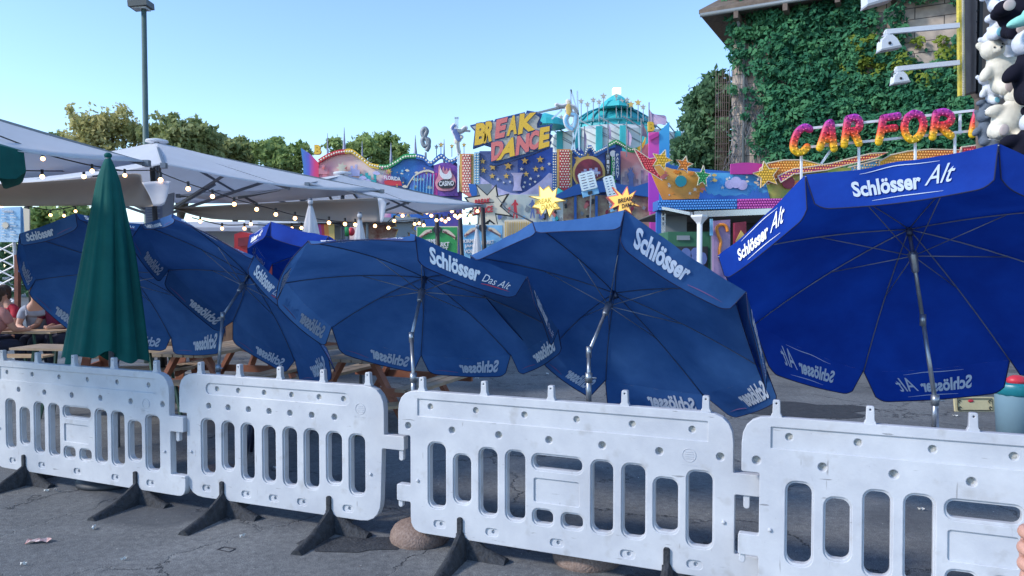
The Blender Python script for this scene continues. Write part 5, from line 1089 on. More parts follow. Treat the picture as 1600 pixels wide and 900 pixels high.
while y < 150: mb.ell(W(1504.5+(y/150)*.8, y, YB-.05), (.012, .014, .0075), n=6); y += 2.6
mb.build('strip_lamps', mat('strip_lamp', (.55, .53, .45), .3), bo)
MB().bar(W(1660,150,YB+.3), Vector((W(1660,150,YB+.3).x, YB+.3, 0)), .12, .12).build('post', M_BW, bo)
M_FL = mat('floodlight_white', (.62, .64, .68), .45)
def flood(label, arm, head, sc, rot, Y=6.4):
    c_ = W(*head, Y); root = empty('floodlight', W(*arm[-1], Y), label, 'floodlight', 'white floodlights on arms'); MB().bar(W(*arm[0], Y), W(*arm[1], Y), .035, .04).build('arm', M_FL, root); M = Matrix.Rotation(rot, 3, 'Y')
    s = sc; vs = []
    for (x, z) in ((-.55, -.35), (-.48, .25), (-.2, .55), (.2, .62), (.5, .35), (.75, -.15)): vs.append((x*s, z*s))
    mb = MB().prism([c_+M@Vector((x, -.35*s, z)) for x, z in vs], (0, .7*s, 0)); mb.build('housing', M_FL, root)
    MB().prism([c_+M@Vector((x, -.37*s, z)) for x, z in ((-.6*s, -.42*s), (-.55*s, -.30*s), (.74*s, -.10*s), (.80*s, -.24*s))], (0, .74*s, 0)).build('lens_frame', mat('flood_grey', (.28, .29, .31), .4), root)
    MB().ell(c_+Vector((0, -.37*s, .05*s)), (.11*s, .05*s, .11*s), n=12).build('pivot', M_BLACK, root); MB().bar(c_+Vector((-.02, 0, .5*s)), W(arm[0][0]+3, arm[0][1], Y), .05*s+.02, .05).build('bracket', M_FL, root)
    ca = W((arm[0][0]*.5+arm[1][0]*.5), (arm[0][1]+arm[1][1])*.5-1, Y); MB().tube(catmull([c_+Vector((-.4*s, 0, .1*s)), c_+Vector((-.55*s, 0, .5*s)), W(arm[0][0]-2, arm[0][1]+3, Y)], 6), .006, 5).build('cable', M_BLACK, root)
flood('white floodlight on the upper arm in front of the ivy', [(1384,50),(1498,40)], (1386,71), .13, -.05); flood('white floodlight on the lower arm, lowest of the three', [(1400,108),(1498,98)], (1404,125), .105, .0)
flood('white floodlight at the top edge of the photo', [(1392,-22),(1498,-28)], (1366,-2), .17, -.15)
# plush toys
P_W = mat('plush_cream', (.72, .68, .58), .95, var=.08, scale=12, bump=.5, bscale=160, spec=.1); P_B = mat('plush_black', (.012, .012, .022), .95, bump=.4, bscale=160, spec=.1); P_S = mat('plush_palewhite', (.66, .70, .78), .95, bump=.5, bscale=160, spec=.1); P_G = mat('plush_grey', (.13, .16, .21), .95, bump=.5, bscale=160, spec=.1); P_P = mat('plush_beige', (.50, .42, .40), .95, bump=.3, bscale=160, spec=.1); P_BLU = mat('plush_blue', (.15, .40, .50), .9); P_MINT = mat('plush_mint', (.25, .60, .52), .9, bump=.3, bscale=120)
M_EYE = mat('bead_eye', (.01, .01, .012), .1)
def plush(label, cx, cy, s, rot, kind, Y=6.1, lean=0):
    """hanging toy: cx,cy of the tummy, s = tummy width in metres"""
    c0 = W(cx, cy, Y); root = empty('plush_toy', c0, label, 'plush toy', 'plush toys hung on the booth'); M = Matrix.Rotation(rot, 3, 'Y') @ Matrix.Rotation(lean, 3, 'X'); bodym, limb, headm, pad = {'bear': (P_W, P_W, P_W, P_P), 'pale': (P_S, P_S, P_S, P_BLU), 'panda': (P_B, P_B, P_S, P_P), 'grey': (P_G, P_G, P_G, P_S)}[kind]
    T = lambda x, y, z: c0+M@Vector((x*s, y*s, z*s))
    b = MB(); b.ell(T(0, 0, 0), (.5*s, .42*s, .6*s), M)
    legs = [(-.38, -.28, -.52), (.40, -.28, -.52)]
    for x, y, z in legs: b.ell(T(x*.8, y*.3, z*.85), (.24*s, .3*s, .34*s), M); b.ell(T(x, y-.16, z-.1), (.23*s, .30*s, .27*s), M)
    arms = [(-.55, -.1, .12), (.55, -.1, .12)]
    for x, y, z in arms: b.ell(T(x, y, z), (.36*s, .2*s, .2*s), M@Matrix.Rotation(.6 if x > 0 else -.6, 3, 'Y'))
    b.ell(T(0, -.02, .5), (.3*s, .3*s, .25*s), M)
    remesh(b.build('body', bodym, root), s*.055)
    h = MB(); h.ell(T(0, -.08, .85), (.44*s, .38*s, .38*s), M)
    ears = [(-.34, 1.16), (.34, 1.16)]
    if kind != 'panda':
        for x, z in ears: h.ell(T(x, 0, z), (.16*s, .08*s, .17*s), M)
    h.ell(T(0, -.42, .76), (.19*s, .14*s, .14*s), M); ho = remesh(h.build('head', headm, root), s*.05)
    if kind == 'panda':
        for x, z in ears: MB().ell(T(x, 0, z), (.15*s, .08*s, .15*s), M).build('ear', P_B, ho, True)
        for sx in (-1, 1): MB().ell(T(sx*.18, -.40, .90), (.10*s, .05*s, .13*s), M@Matrix.Rotation(sx*.5, 3, 'Y')).build('eye_patch', P_B, ho, True)
    for sx in (-1, 1): MB().ell(T(sx*.16, -.45, .90), .035*s, n=10).build('eye', M_EYE, ho, True)
    MB().ell(T(0, -.56, .80), (.055*s, .035*s, .04*s), M, n=10).build('nose', M_EYE, ho, True)
    for x, y, z in legs:
        pd = MB().ell(T(x, y-.44, z-.1), (.16*s, .045*s, .19*s), M).build('foot_pad', pad, root, True)
    return root
toys = [('pale plush bear with blue ribbon at the top of the booth', 1566, 40, .19, .3, 'pale', 6.0), ('plush panda hanging across the top of the booth, feet to the left', 1590, 22, .26, 1.05, 'panda', 5.85),
 ('cream plush bear under the top panda, tilted left', 1562, 112, .22, -.4, 'bear', 6.05), ('large plush panda with its pale face beside the right edge', 1612, 118, .29, -.15, 'panda', 5.7), ('cream plush bear below the big panda face', 1574, 188, .24, .35, 'bear', 5.95),
 ('plush panda low on the booth, both feet forward', 1600, 235, .25, .3, 'panda', 5.75), ('pale plush toy with a small face peering left', 1548, 142, .13, -.5, 'pale', 6.2), ('grey plush toy below the small pale one', 1543, 168, .13, .3, 'grey', 6.25), ('grey plush toy beside the letter K', 1541, 206, .15, -.2, 'grey', 6.2),
 ('grey plush toy just above the deep blue umbrella', 1550, 232, .14, .4, 'grey', 6.1), ('cream plush bear behind the pandas at mid height', 1598, 165, .22, .9, 'bear', 6.15), ('pale plush toy squeezed between the panda and cream bear', 1568, 78, .17, -.9, 'pale', 6.2), ('cream plush bear upside down behind the lowest panda', 1572, 222, .17, 2.6, 'bear', 6.1), ('pale plush bear highest at the booth edge', 1556, -8, .18, -.3, 'pale', 6.15)]
for t in toys: plush(*t[:6], Y=t[6])
MB().tube(catmull([W(1569, 5, 5.75), W(1563, 12, 5.75), W(1560, 22, 5.78)], 4), .012, 6).build('ribbon', P_BLU, bpy.data.objects['plush_toy'], True)
root = empty('plush_toy', W(1606, 30, 5.6), 'mint green plush wing shape at the right edge near the top', 'plush toy', 'plush toys hung on the booth'); remesh(MB().ell(W(1603, 30, 5.55), (.16, .05, .045), Matrix.Rotation(-.35, 3, 'Y')).ell(W(1618, 24, 5.55), (.1, .08, .08)).build('body', P_MINT, root), .012)

# ------------------------------------------------------------------ stalls and signs behind the parasols
def stall(label, x0, x1, Y, ytop, m_, roofm, items=()):
    root = empty('food_stall', Vector((W((x0+x1)/2, 0, Y).x, Y, 0)), label, 'stall', 'food stalls at the back'); board('back_wall', [(x0, ytop), (x1, ytop), (x1, 500), (x0, 500)], Y+1.5, m_, root, .1); zt = W(0, ytop, Y).z; a, b = W(x0, 0, Y).x, W(x1, 0, Y).x
    MB().box(((a+b)/2, Y+.8, zt), (b-a+.4, 2.2, .12)).build('roof', roofm, root); MB().box(((a+b)/2, Y, .55), (b-a, .5, 1.1)).build('counter', mat('stall_wood', (.14, .08, .05), .7, var=.3), root)
    for x in (a+.1, b-.1): MB().tube([(x, Y, 0), (x, Y, zt)], .04, 6).build('post', F_GRAY, root)
    for k, (p, mm, nm) in enumerate(items): board(nm, p, Y-.1-.01*k, mm, root, .04)
    return root
stall('pale stall with a dark doorway under the right parasols', 395, 476, 22, 346, F_GRAY, F_WHT, [([(416,351),(429,351),(429,376),(416,376)], F_DARK, 'door_panel'), ([(401,363),(416,361),(416,377),(401,378)], F_CREAM, 'menu_panel')])
stall('stall with pink, red and orange banners behind the folded parasol', 478, 545, 21, 346, F_GRAY, F_GRAY, [([(494,346),(501,346),(504,378),(498,378)], F_MAG, 'banner'), ([(501,346),(506,346),(508,378),(504,378)], F_RED, 'banner'), ([(506,347),(514,345),(516,378),(508,378)], F_ORG, 'banner'), ([(513,352),(522,348),(523,378),(515,378)], F_GOLD, 'banner')])
stall('stall with reddish menu boards left of the grey star sign', 566, 640, 21, 344, mat('menu_red', (.35, .12, .10), .6, col2=(.62, .50, .45), scale=7), F_GRAY, [])
stall('grey tented stall behind the two left umbrellas', 205, 392, 16, 352, F_GRAY, M_PTOP, [])
root = empty('round_lantern', W(541, 362, 17), 'half green half red round lantern hanging between the folded parasols', 'lantern'); MB().ell(W(541, 362, 17), .11).build('globe', F_GRN, root, True); MB().ell(W(549, 362, 17), (.08, .09, .10)).build('red_globe', F_RED, root, True); MB().tube([W(541, 356, 17), W(541, 340, 17)], .01, 5).build('cable', M_BLACK, root)
# red kiosk roof with rainbow stripe
root = empty('snack_kiosk', Vector((W(390, 0, 14).x, 14, 0)), 'red snack kiosk with a rainbow striped edge beside the dark wheel shape', 'stall'); board('wall', [(366,366),(378,362),(395,366),(405,380),(408,480),(366,480)], 14, F_RED, root, .9)
for k, m_ in enumerate((F_ORG, F_YEL, F_GRN)): board('stripe', [(394+k*3,365-k),(398+k*3,364-k),(414+k*3,388),(409+k*3,388)], 13.95-.01*k, m_, root, .03)
board('window', [(372,372),(388,370),(390,384),(372,385)], 13.96, F_DRED, root, .03)
# market boards
def mboard(label, x0, x1, y0, m_, heart, lines, Y):
    root = empty('market_sign', Vector((W((x0+x1)/2, 0, Y).x, Y, 0)), label, 'sign', 'upright market sign boards'); board('frame', [(x0-1.5, y0-1.5), (x1+1.5, y0-1.5), (x1+1.5, 440), (x0-1.5, 440)], Y+.02, F_CREAM, root, .1); board('panel', [(x0, y0), (x1, y0), (x1, 440), (x0, 440)], Y, m_, root, .03); cx = (x0+x1)/2; w_ = (x1-x0)
    for sx, s_ in ((-1, 'Herzlich'), (1, 'willkommen')):
        a = [(cx+sx*w_*.14, y0+3), (cx+sx*w_*.30, y0+5), (cx+sx*w_*.46, y0+14)]; a = smooth2(a, 4); bb = a+[(x-sx*1, y+5.5) for x, y in reversed(a)]; board('ribbon', bb, Y-.02, F_CREAM, root, .015)
        e, f_ = a[0], a[-1]; L_, Rr = (f_, e) if sx < 0 else (e, f_); tm = MB(); text_quad(tm, s_, [W(L_[0], L_[1]+.6, Y-.03), W(Rr[0], Rr[1]+.6, Y-.03), W(Rr[0], Rr[1]+4.4, Y-.03), W(L_[0], L_[1]+4.4, Y-.03)], (0, .01, 0), 0); tm.build('lettering', F_DRED, root)
    board('heart', smooth2([(cx, y0+12), (cx-6, y0+6), (cx-6, y0+1), (cx-3, y0-1), (cx, y0+1.5), (cx+3, y0-1), (cx+6, y0+1), (cx+6, y0+6), (cx, y0+12)], 4), Y-.04, F_DARK, root, .03)
    tm = MB()
    for s_, x, y, ww, hh in lines: text_quad(tm, s_, [W(x, y, Y-.03), W(x+ww, y-1, Y-.03), W(x+ww, y+hh-1, Y-.03), W(x, y+hh, Y-.03)], (0, .02, 0), .03)
    tm.build('lettering', F_WHT, root)
mboard('green market sign board with a dark heart and pale ribbons', 652, 714, 355, F_GRN, 1, [('KIRMES', 664, 374, 20, 6), ('MARKT', 678, 379, 24, 7), ('FEST', 684, 387, 16, 6)], 17.5)
mboard('blue market sign board with a dark heart and pale ribbons', 723, 785, 352, F_SKY, 1, [('KIRMES', 724, 374, 22, 6), ('JAHR', 726, 382, 18, 6), ('VOLKS', 725, 390, 22, 6), ('MARKT', 752, 376, 20, 6)], 17.2)
root = empty('slatted_hut', Vector((W(805, 0, 18).x, 18, 0)), 'cream slatted hut wall right of the blue market sign', 'stall'); board('wall', [(788,344),(832,342),(832,440),(788,440)], 18, F_CREAM, root, .1); mb = MB()
for k in range(12): mb.bar(W(790+k*3.6, 346, 17.98), W(790+k*3.6, 438, 17.98), .012, .02)
mb.build('slats', F_GOLD, root)
root = empty('blue_shield', Vector((W(748, 0, 23).x, 23, 0)), 'blue and grey shield board above the pale star sign', 'sign'); board('left_half', [(732,287),(745,288),(745,312),(738,309),(734,300)], 23, F_BLU, root, .1); board('right_half', [(745,288),(768,287),(768,312),(745,312)], 23.01, F_GRAY, root, .1); MB().tube([(root.location.x, 23.2, 0), W(748, 300, 23.2)], .06, 6).build('mast', F_GRAY, root)

# ------------------------------------------------------------------ left edge: menu board, truss, tables, benches, people
root = empty('menu_board', Vector((W(15, 0, 13).x, 13, 0)), 'pale blue drinks menu board on a white lattice tower at the left edge', 'sign')
board('panel', [(-20,325),(32,323),(32,378),(-20,378)], 12.8, mat('menu_blue', (.16, .42, .68), .5, col2=(.55, .68, .80), scale=1.6), root, .05); board('side_panel', [(33,325),(40,326),(40,378),(33,378)], 12.85, F_SKY, root, .05); mb = MB()
for k in range(9): 
    for x0, ww in ((2, 8), (16, 10)): mb.bar(W(x0, 335+k*4.5, 12.78), W(x0+ww*(.6+.4*math.sin(k*2.1)), 335+k*4.5, 12.78), .012, .012)
text_quad(mb, 'Getränke', [W(3,327,12.78), W(20,327,12.78), W(20,332,12.78), W(3,332,12.78)], (0, .01, 0), .01)
mb.build('writing', F_WHT, root); board('picture', star(8, 352, 6, 4, 12), 12.77, F_CREAM, root, .01)
mb = MB(); x0, x1 = -14, 22; Yt = 13
for x in (x0, x1): mb.tube([Vector((W(x, 0, Yt).x, Yt, 0)), W(x, 378, Yt)], .028, 8)
y = 380
while y < 560: mb.tube([W(x0, y, Yt), W(x1, y+18, Yt)], .014, 6); mb.tube([W(x1, y, Yt), W(x0, y+18, Yt)], .014, 6); y += 18
mb.build('truss', F_WHT, root)
root = empty('wooden_post', Vector((W(36, 0, 12.5).x, 12.5, 0)), 'reddish wooden sign post with small paper notices', 'post'); board('post', [(22,398),(28,398),(28,520),(22,520)], 12.5, mat('red_wood', (.20, .07, .045), .7, var=.25, scale=6), root, .08); board('notice', [(36,325),(46,327),(46,362),(38,362)], 12.4, F_CREAM, root, .02); board('notice', [(29,390),(33,390),(33,425),(29,425)], 12.45, F_BLU, root, .02); MB().bar(W(42,320,12.5), Vector((W(42,0,12.5).x,12.5,0)), .05, .05).build('pole', M_BLACK, root)
M_TBL = mat('beer_table_wood', (.42, .27, .15), .45, col2=(.58, .40, .24), scale=3); M_RW = mat('red_brown_wood', (.20, .065, .035), .65, col2=(.30, .11, .06), scale=5); M_OW = mat('pale_bench_wood', (.30, .22, .15), .7, var=.25, scale=5); M_TG = mat('table_steel_green', (.02, .07, .05), .5)
def beer(label, name, cat, c, L_, w_, h, rz, top=M_TBL, group='beer tables and benches'):
    root = empty(name, c, label, cat, group, rz); MB().box((0, 0, h-.014), (L_, w_, .028)).build('top', top, root, world=False)
    for sx in (-1, 1):
        for sy in (-1, 1): MB().bar((sx*(L_/2-.3), sy*(w_/2-.06), h-.03), (sx*(L_/2-.2), sy*(w_/2-.03), 0), .03, .03).build('leg', M_TG, root, world=False)
        MB().bar((sx*(L_/2-.24), -w_/2+.05, h*.45), (sx*(L_/2-.24), w_/2-.05, h*.45), .025, .025).build('stretcher', M_TG, root, world=False)
    return root
yt = 11.6
beer('long pale beer table at the left edge where people sit', 'beer_table', 'table', (tx(95, yt)-1.1, yt, 0), 2.2, .5, .76, -.03); beer('pale bench in front of the beer table at the left edge', 'beer_bench', 'bench', (tx(86, 10.9)-1.1, 10.75, 0), 2.2, .26, .48, -.03)
beer('beer bench on the far side of the left beer table', 'beer_bench', 'bench', (tx(95, 12.4)-1.1, 12.3, 0), 2.2, .26, .48, -.03)
beer('dark beer table behind the leftmost barrier', 'beer_table', 'table', (tx(150, 9.3), 9.4, 0), 2.2, .5, .74, -.15, M_OW); beer('worn bench behind the leftmost barrier', 'beer_bench', 'bench', (tx(170, 8.4), 8.5, 0), 2.2, .26, .46, -.15, M_OW)
def picnic(label, c, rz, L_=1.7):
    root = empty('picnic_table', c, label, 'picnic table', 'red brown picnic tables', rz); mb = MB()
    for k in range(5): mb.box((0, -.28+k*.14, .73), (L_, .125, .035))
    mb.build('top', M_OW, root, world=False)
    for sy in (-1, 1): 
        mb = MB(); mb.box((0, sy*.68, .44), (L_, .13, .035)); mb.box((0, sy*.83, .44), (L_, .13, .035)); mb.build('seat', M_OW, root, world=False)
    for sx in (-1, 1):
        x = sx*(L_/2-.25)
        for sy in (-1, 1): MB().bar((x, sy*.2, .70), (x, sy*.62, 0), .05, .10, Vector((1, 0, 0))).build('leg', M_RW, root, world=False)
        MB().box((x+.045*sx, 0, .38), (.04, 1.7, .09)).build('cross_beam', M_RW, root, world=False)
    return root
picnic('red brown picnic table seen between the two left blue umbrellas', (tx(345, 9.4), 9.4, 0), 1.35); picnic('red brown picnic table under the middle faded umbrella', (tx(600, 8.8), 8.9, 0), 1.2); picnic('red brown picnic table behind the closed green umbrella', (tx(225, 10.4), 10.3, 0), .2); picnic('red brown picnic table far back between the left umbrellas', (tx(470, 12.5), 12.5, 0), .9)
beer('pale loose bench lying low beside the middle picnic table', 'beer_bench', 'bench', (tx(622, 7.9), 8.0, 0), 1.5, .24, .28, .55, mat('pale_wood', (.42, .30, .18), .6, var=.2))
root = empty('bar_stool', (tx(412, 6.9), 6.9, 0), 'dark blue stool standing behind the eight-slot barrier', 'stool'); M_ST = mat('dark_blue_plastic', (.015, .02, .05), .5)
MB().lathe([(.17, .42), (.19, .44), (.19, .47), (.16, .48)], root.location, 24).build('seat', M_ST, root, True)
for a in range(4): t = R(45+90*a+10); MB().tube([root.location+Vector((.13*math.cos(t), .13*math.sin(t), .43)), root.location+Vector((.22*math.cos(t), .22*math.sin(t), 0))], [.026, .018], 8).build('leg', M_ST, root, True)
# people, skinned figures
def skin(name, chain, edges, rad, m_, parent, lv=2, rootv=0):
    off = Vector((0, 0, 0)); p = parent
    while p is not None: off += p.location; p = p.parent
    me = bpy.data.meshes.new(name); me.from_pydata([Vector(c_)-off for c_ in chain], edges, []); me.materials.append(m_); o = bpy.data.objects.new(name, me); C.objects.link(o); o.parent = parent
    sk = o.modifiers.new('skin', 'SKIN'); sk.use_smooth_shade = True
    for i, v in enumerate(me.skin_vertices[0].data):
        r_ = rad[i]; v.radius = r_ if isinstance(r_, tuple) else (r_, r_); v.use_root = (i == rootv)
    sub(o, lv); return o
M_SKIN = mat('skin', (.50, .27, .19), .55, var=.08, scale=5); 
def seated(label, x, y, face, shirt, trousers, hair, lean=.2, arm=(.3, .3), seat=.48):
    """seated person: pelvis at (x,y), facing angle face"""
    root = empty('person', (x, y, 0), label, 'person', None); M = Matrix.Rotation(face, 3, 'Z'); T = lambda a, b, c_: Vector((x, y, 0))+M@Vector((a, b, c_)); z = seat+.10; l = lean
    J = [T(0, 0, z), T(0, l*.25, z+.22), T(0, l*.75, z+.42), T(0, l, z+.53), T(0, l*1.2, z+.62), T(0, l*1.35, z+.74), T(0, l*1.35+.01, z+.84)]
    E = [(i, i+1) for i in range(6)]; Rd = [(.16, .13), (.14, .11), (.17, .12), (.10, .08), (.052, .055), (.085, .098), (.07, .08)]
    for s_ in (-1, 1):
        b = len(J); J += [T(s_*.18, l*.85, z+.47), T(s_*.25, l*.85+arm[0]*.35, z+.22), T(s_*.17, l*.85+arm[0]+.12, z+.20), T(s_*.13, l*.85+arm[0]+.22, z+.21)]; E += [(3, b), (b, b+1), (b+1, b+2), (b+2, b+3)]; Rd += [.065, .048, .032, (.04, .022)]
        b = len(J); J += [T(s_*.11, .04, z-.02), T(s_*.16, .44, z+.0), T(s_*.16, .46, .09), T(s_*.17, .62, .04)]; E += [(0, b), (b, b+1), (b+1, b+2), (b+2, b+3)]; Rd += [.10, .065, .04, (.04, .03)]
    skin('body', J, E, Rd, M_SKIN, root)
    Js = [J[i] for i in (0, 1, 2, 3)]; Es = [(0, 1), (1, 2), (2, 3)]; Rs = [(.18, .15), (.16, .13), (.19, .14), (.105, .09)]
    for b in (7, 15): k = len(Js); Js += [J[b], J[b].lerp(J[b+1], .65)]; Es += [(3, k), (k, k+1)]; Rs += [.082, .068]
    skin('shirt', Js, Es, Rs, shirt, root)
    Jt = [J[0]]; Et = []; Rt = [(.175, .145)]
    for b in (11, 19): k = len(Jt); Jt += [J[b], J[b+1], J[b+1].lerp(J[b+2], .85)]; Et += [(0, k), (k, k+1), (k+1, k+2)]; Rt += [.115, .082, .06]
    skin('trousers', Jt, Et, Rt, trousers, root)
    hd = J[5]; MB().ell(hd+M@Vector((0, -.025, .055)), (.095, .11, .10), M).ell(hd+M@Vector((0, -.06, -.02)), (.085, .07, .1), M).build('hair', hair, root, True)
    for s_ in (-1, 1): MB().ell(hd+M@Vector((s_*.035, .095, .02)), .012, n=8).build('eye', M_EYE, root, True)
    MB().ell(hd+M@Vector((0, .105, -.015)), (.014, .022, .022), M, n=8).ell(hd+M@Vector((0, .092, -.05)), (.026, .008, .007), M, n=8).build('face_features', M_SKIN, root, True)
    return root
H1 = mat('hair_brown', (.05, .03, .02), .8, bump=.4, bscale=60); C_R = mat('cloth_red', (.38, .01, .03), .8); C_G = mat('cloth_grey', (.30, .32, .38), .85, var=.1); C_M = mat('cloth_maroon', (.14, .01, .045), .85); C_N = mat('cloth_navy', (.015, .02, .045), .85)
seated('person in a red sleeveless top leaning on the left beer table', tx(22, 12.3), 12.3, math.pi-.3, C_R, C_N, H1, .15, (.28, .3))
seated('person in a pale grey shirt bent over the left beer table', tx(58, 12.35), 12.35, math.pi+.5, C_G, C_N, H1, .28, (.2, .3)); seated('person in a maroon top at the right end of the left beer table', tx(90, 12.3), 12.3, math.pi, C_M, C_N, H1, .1, (.25, .3))
seated('person with a bare arm cut off by the left edge', tx(-26, 11.0), 11.0, -.2, mat('cloth_pinkish', (.42, .18, .16), .8), C_N, H1, .2, (.3, .3))
# hand reaching in at the right edge: fist with forearm
hx = W(1601, 862, .92); root = empty('person', hx, 'person\'s loosely closed bare hand reaching in at the lower right edge', 'person'); s = .92
J = [Vector((.115, .0, -.06)), Vector((.06, 0, -.03)), Vector((.02, 0, -.005))]; E = [(0, 1), (1, 2)]; Rd = [(.032, .026), (.028, .02), (.036, .016)]
J = [hx+j for j in J]
for k, (dz, ln) in enumerate(((.030, 1), (.010, 1.08), (-.010, 1), (-.028, .85))):
    b = len(J); J += [hx+Vector((.004, -.004, dz)), hx+Vector((-.012*ln, -.014, dz+.001)), hx+Vector((-.010*ln, -.036*ln, dz-.001)), hx+Vector((.010, -.040*ln, dz-.001))]; E += [(2, b), (b, b+1), (b+1, b+2), (b+2, b+3)]; Rd += [.0095, .0092, .0085, .0075]
b = len(J); J += [hx+Vector((.035, -.014, .036)), hx+Vector((.018, -.036, .044)), hx+Vector((-.002, -.046, .034))]; E += [(1, b), (b, b+1), (b+1, b+2)]; Rd += [.012, .010, .0085]
b = len(J); J += [hx+Vector((.26, .04, -.13))]; E += [(0, b)]; Rd += [(.042, .036)]
skin('body', J, E, Rd, mat('hand_skin', (.55, .29, .22), .5, var=.1, scale=30, bump=.2, bscale=200), root, 2, 0)
J = [hx+Vector((.24, .037, -.12)), hx+Vector((.42, .10, -.2))]; skin('sleeve', J, [(0, 1)], [.05, .06], C_N, root)

# ------------------------------------------------------------------ small things on the ground
bn_ = Vector((tx(1592, 7.6), 7.6, 0)); root = empty('waste_bin', bn_, 'pale blue waste bin with a teal liner bag at the right edge', 'bin'); zt = W(0, 598, 7.6).z
MB().lathe([(.17, 0), (.20, zt-.05), (.205, zt), (.18, zt), (.17, zt-.03)], bn_, 24).build('tub', mat('bin_blue', (.20, .33, .42), .5), root, True); MB().lathe([(.185, zt-.13), (.215, zt-.10), (.215, zt-.01), (.195, zt+.015), (.14, zt-.05)], bn_, 24, fr=lambda t, i: 1+.03*math.sin(9*t+i)).build('liner', mat('liner_teal', (.01, .17, .22), .35), root, True)
MB().ell(bn_+Vector((0, 0, zt+.02)), (.10, .08, .06)).build('rubbish', F_RED, root, True)
pb = G(1524, 642); root = empty('framed_board', pb, 'small cream board in a scrolled frame lying against the ground by the bin', 'sign'); 
c4 = [G(1493, 643), G(1555, 643)]; up_ = Vector((0, .03, .17)); mb = MB().prism([c4[0], c4[1], c4[1]+up_, c4[0]+up_], (0, .03, 0)); mb.build('board', mat('board_cream', (.50, .44, .26), .6, var=.1), root)
fx = MB(); lp_ = lambda u, v: c4[0].lerp(c4[1], u)+up_*v+Vector((0, -.008, 0))
fx.tube([lp_(.06, .1), lp_(.06, .9), lp_(.94, .9), lp_(.94, .1), lp_(.06, .1)], .005, 5)
for u in (.12, .88):
    for v in (.25, .7): fx.tube([lp_(u+.03*math.cos(t), v+.1*math.sin(t)) for t in np.arange(0, 5, .6)], .004, 5)
fx.build('scroll', M_BLACK, root, True); MB().ell(lp_(.4, .75), (.035, .006, .018)).build('red_emblem', F_RED, root, True)
# litter: torn paper, scraps
def paper(label, px, py, w_, h_, m_, rz, extra=None, curl=.02):
    p = G(px, py); M = Matrix.Rotation(rz, 3, 'Z'); K = 5; vs = []; 
    for j in range(3):
        for i in range(K+1):
            u = i/K-.5; v = j/2-.5; vs.append(p+M@Vector((u*w_+.01*math.sin(j*3+i), v*h_*(1+.25*math.sin(i*1.9)), .004+curl*abs(math.sin(i*1.3+j)))))
    o = MB().add(vs, [(j*(K+1)+i, j*(K+1)+i+1, (j+1)*(K+1)+i+1, (j+1)*(K+1)+i) for j in range(2) for i in range(K)]).build('paper_scrap', m_, None); return tag(o, label, 'litter', 'paper scraps on the asphalt')
M_PAP = mat('paper', (.62, .62, .60), .8); M_PAPR = mat('paper_red', (.45, .12, .10), .8, col2=(.65, .6, .58), scale=28)
paper('torn white and red paper scrap at the lower left', 60, 848, .14, .05, M_PAPR, .15)
for px, py, w_, lb in ((146,827,.05,'thin white paper scrap right of the torn red one'),(36,884,.03,'small white scrap below the torn red paper'),(194,876,.03,'tiny white scrap at the bottom left'),(378,840,.03,'tiny white scrap before the eight-slot barrier'),(88,768,.02,'tiny pale scrap beside the leftmost foot'),(72,769,.03,'pale scrap just left of another by the leftmost foot'),(430,733,.05,'pale scrap behind the eight-slot barrier'),(1440,798,.04,'white scrap seen through the nearest barrier'),(1493,651,.07,'white scrap on the asphalt left of the framed board'),(1566,632,.12,'orange brown scrap between board and bin'),(745,592,.06,'white scrap on the asphalt under the middle umbrella'),(782,583,.05,'white scrap right of another under the middle umbrella'),(855,585,.10,'large white scrap behind the faded umbrella'),(905,600,.05,'small scrap between the two right faded umbrellas')):
    paper(lb, px, py, w_, w_*.35, M_PAP if 'orange' not in lb else mat('paper_orange', (.5, .25, .1), .8), px*.7)
p = G(348, 858); root = empty('ground_marking', p, 'faint chalked diamond outline on the asphalt', 'marking'); q = [G(340,859), G(350,855), G(368,858), G(358,863)]; mb = MB()
for a, b in zip(q, q[1:]+q[:1]): mb.bar(a+Vector((0, 0, .003)), b+Vector((0, 0, .003)), .006, .002)
mb.build('outline', mat('tar_line', (.03, .03, .04), .8), root)
# guy wire from the right umbrellas up to the parasols' post
a = W(775, 306, 12); b = tD[7]; tag(MB().tube([a, a.lerp(b, .5)-Vector((0, 0, .06)), b], .006, 5).build('guy_rope', M_BLACK), 'thin dark rope running down from the parasol tip to the faded umbrella', 'rope')
# dark patches, grit and flecks on the asphalt
def blob(px, py, w_, h_, seed):
    c_ = G(px, py); rs = random.Random(seed); n = 26; r0 = [1+.35*rs.uniform(-1, 1) for _ in range(n)]; return [c_+Vector((w_*math.cos(2*math.pi*k/n)*(r0[k]+r0[k-1])/2, h_*math.sin(2*math.pi*k/n)*(r0[k]+r0[k-1])/2, .004)) for k in range(n)]
M_PATCH = mat('tar_patch', (.022, .025, .032), .7, col2=(.05, .053, .06), scale=14, bump=.6, bscale=50)
for q in ((555, 850, .34, .13, 3), (1250, 640, .8, .5, 6)):
    pts = blob(*q); tag(MB().add(pts, [tuple(range(len(pts)))]).build('ground_patch', M_PATCH), kind='structure')
n_ = 700; gx = rng.uniform(-4.5, 4.5, n_); gy = rng.uniform(3.4, 11, n_); v, f = leaves(np.stack([gx, gy, np.full(n_, .006)], 1), .007, 0, np.tile([0, 0, 1.], (n_, 1)), .15)
tag(np_obj('grit', v, f, mat('fleck_pale', (.5, .5, .47), .8), None, [mat('fleck_dark', (.02, .02, .02), .8), mat('fleck_brown', (.18, .11, .06), .8)], rng.integers(0, 3, n_)), kind='stuff')
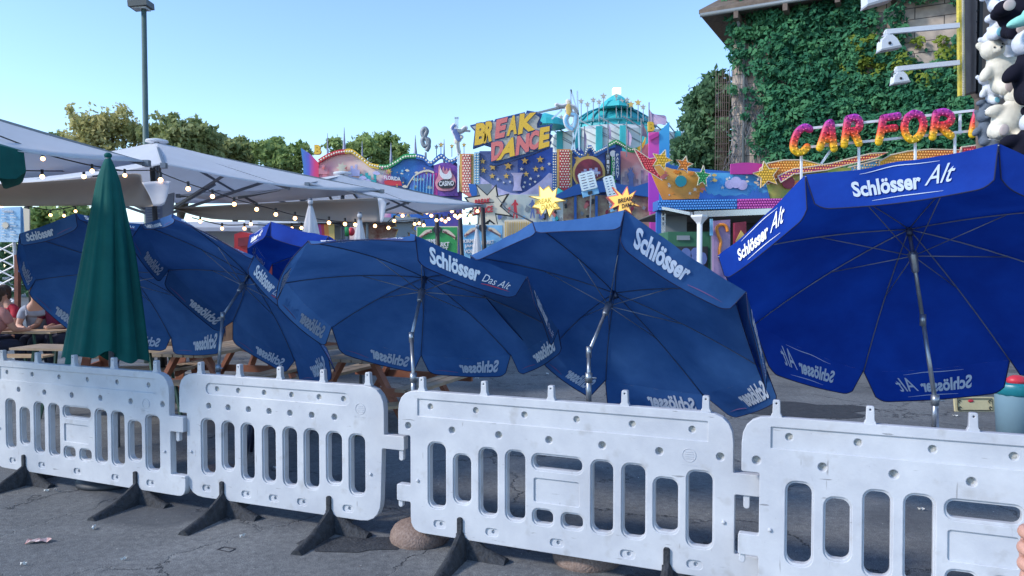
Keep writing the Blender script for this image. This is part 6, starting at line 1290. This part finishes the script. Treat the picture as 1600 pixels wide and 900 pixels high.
# green umbrella whose corner enters at the left edge, and a grey panel behind the dark post
gc = Vector((-5.07, 5.5, 0)); root = empty('open_umbrella', gc, 'corner of an open green umbrella entering at the left edge above the bulbs', 'umbrella'); zr_ = 2.70; mb = MB(); vb = MB()
for k in range(8):
    a0, a1 = R(45*k-22.5), R(45*k+22.5); p0, p1 = (gc+Vector((1.24*math.cos(a), 1.24*math.sin(a), zr_)) for a in (a0, a1)); ap_ = gc+Vector((0, 0, zr_+.38)); mb.add([ap_, p0, p1], [(0, 1, 2)]); L_ = []
    for j in range(9): q = p0.lerp(p1, j/8); d = abs(j/4-1); L_ += [q, q+Vector((0, 0, -.25+.09*max(0, d-.7)/.3))+(q-gc-Vector((0, 0, zr_)))*.01]
    vb.add(L_, [(2*j, 2*j+2, 2*j+3, 2*j+1) for j in range(8)])
mb.build('canopy', M_GRN, root, fixn=False); vb.build('valance', M_GRN, root, fixn=False); MB().tube([gc, gc+Vector((0, 0, zr_+.38))], .02, 10).build('pole', M_STEEL, root, True)
root = empty('grey_panel', Vector((W(248, 0, 9.9).x, 9.9, 0)), 'blue grey printed panel behind the dark post under the parasols', 'sign'); board('panel', [(227,324),(254,318),(254,348),(227,348)], 9.9, mat('panel_greyblue', (.12, .15, .24), .6), root, .04); board('side_panel', [(254,306),(271,301),(268,348),(254,348)], 9.88, mat('panel_grey', (.17, .19, .25), .6), root, .04); mb = MB()
for k in range(5): mb.bar(W(229, 326+k*4, 9.88), W(250-k % 2*4, 325+k*4, 9.88), .012, .010)
mb.build('writing', F_GRAY, root); MB().tube([(root.location.x, 9.95, 0), W(248, 345, 9.95)], .03, 6).build('post', M_BLACK, root)
# distant ring of dark ground-level clutter behind the tables
root = empty('hedge', Vector((-14, 40, 0)), 'low dark hedge far behind the stalls', 'hedge'); P_ = np.stack([rng.uniform(-45, 30, 14000), rng.uniform(41, 43, 14000), rng.uniform(0, 1, 14000)**.8*(3.4+.5*np.sin(rng.uniform(0, 9, 14000)))], 1); v, f = leaves(P_, .28); np_obj('foliage', v, f, L_DARK, root)
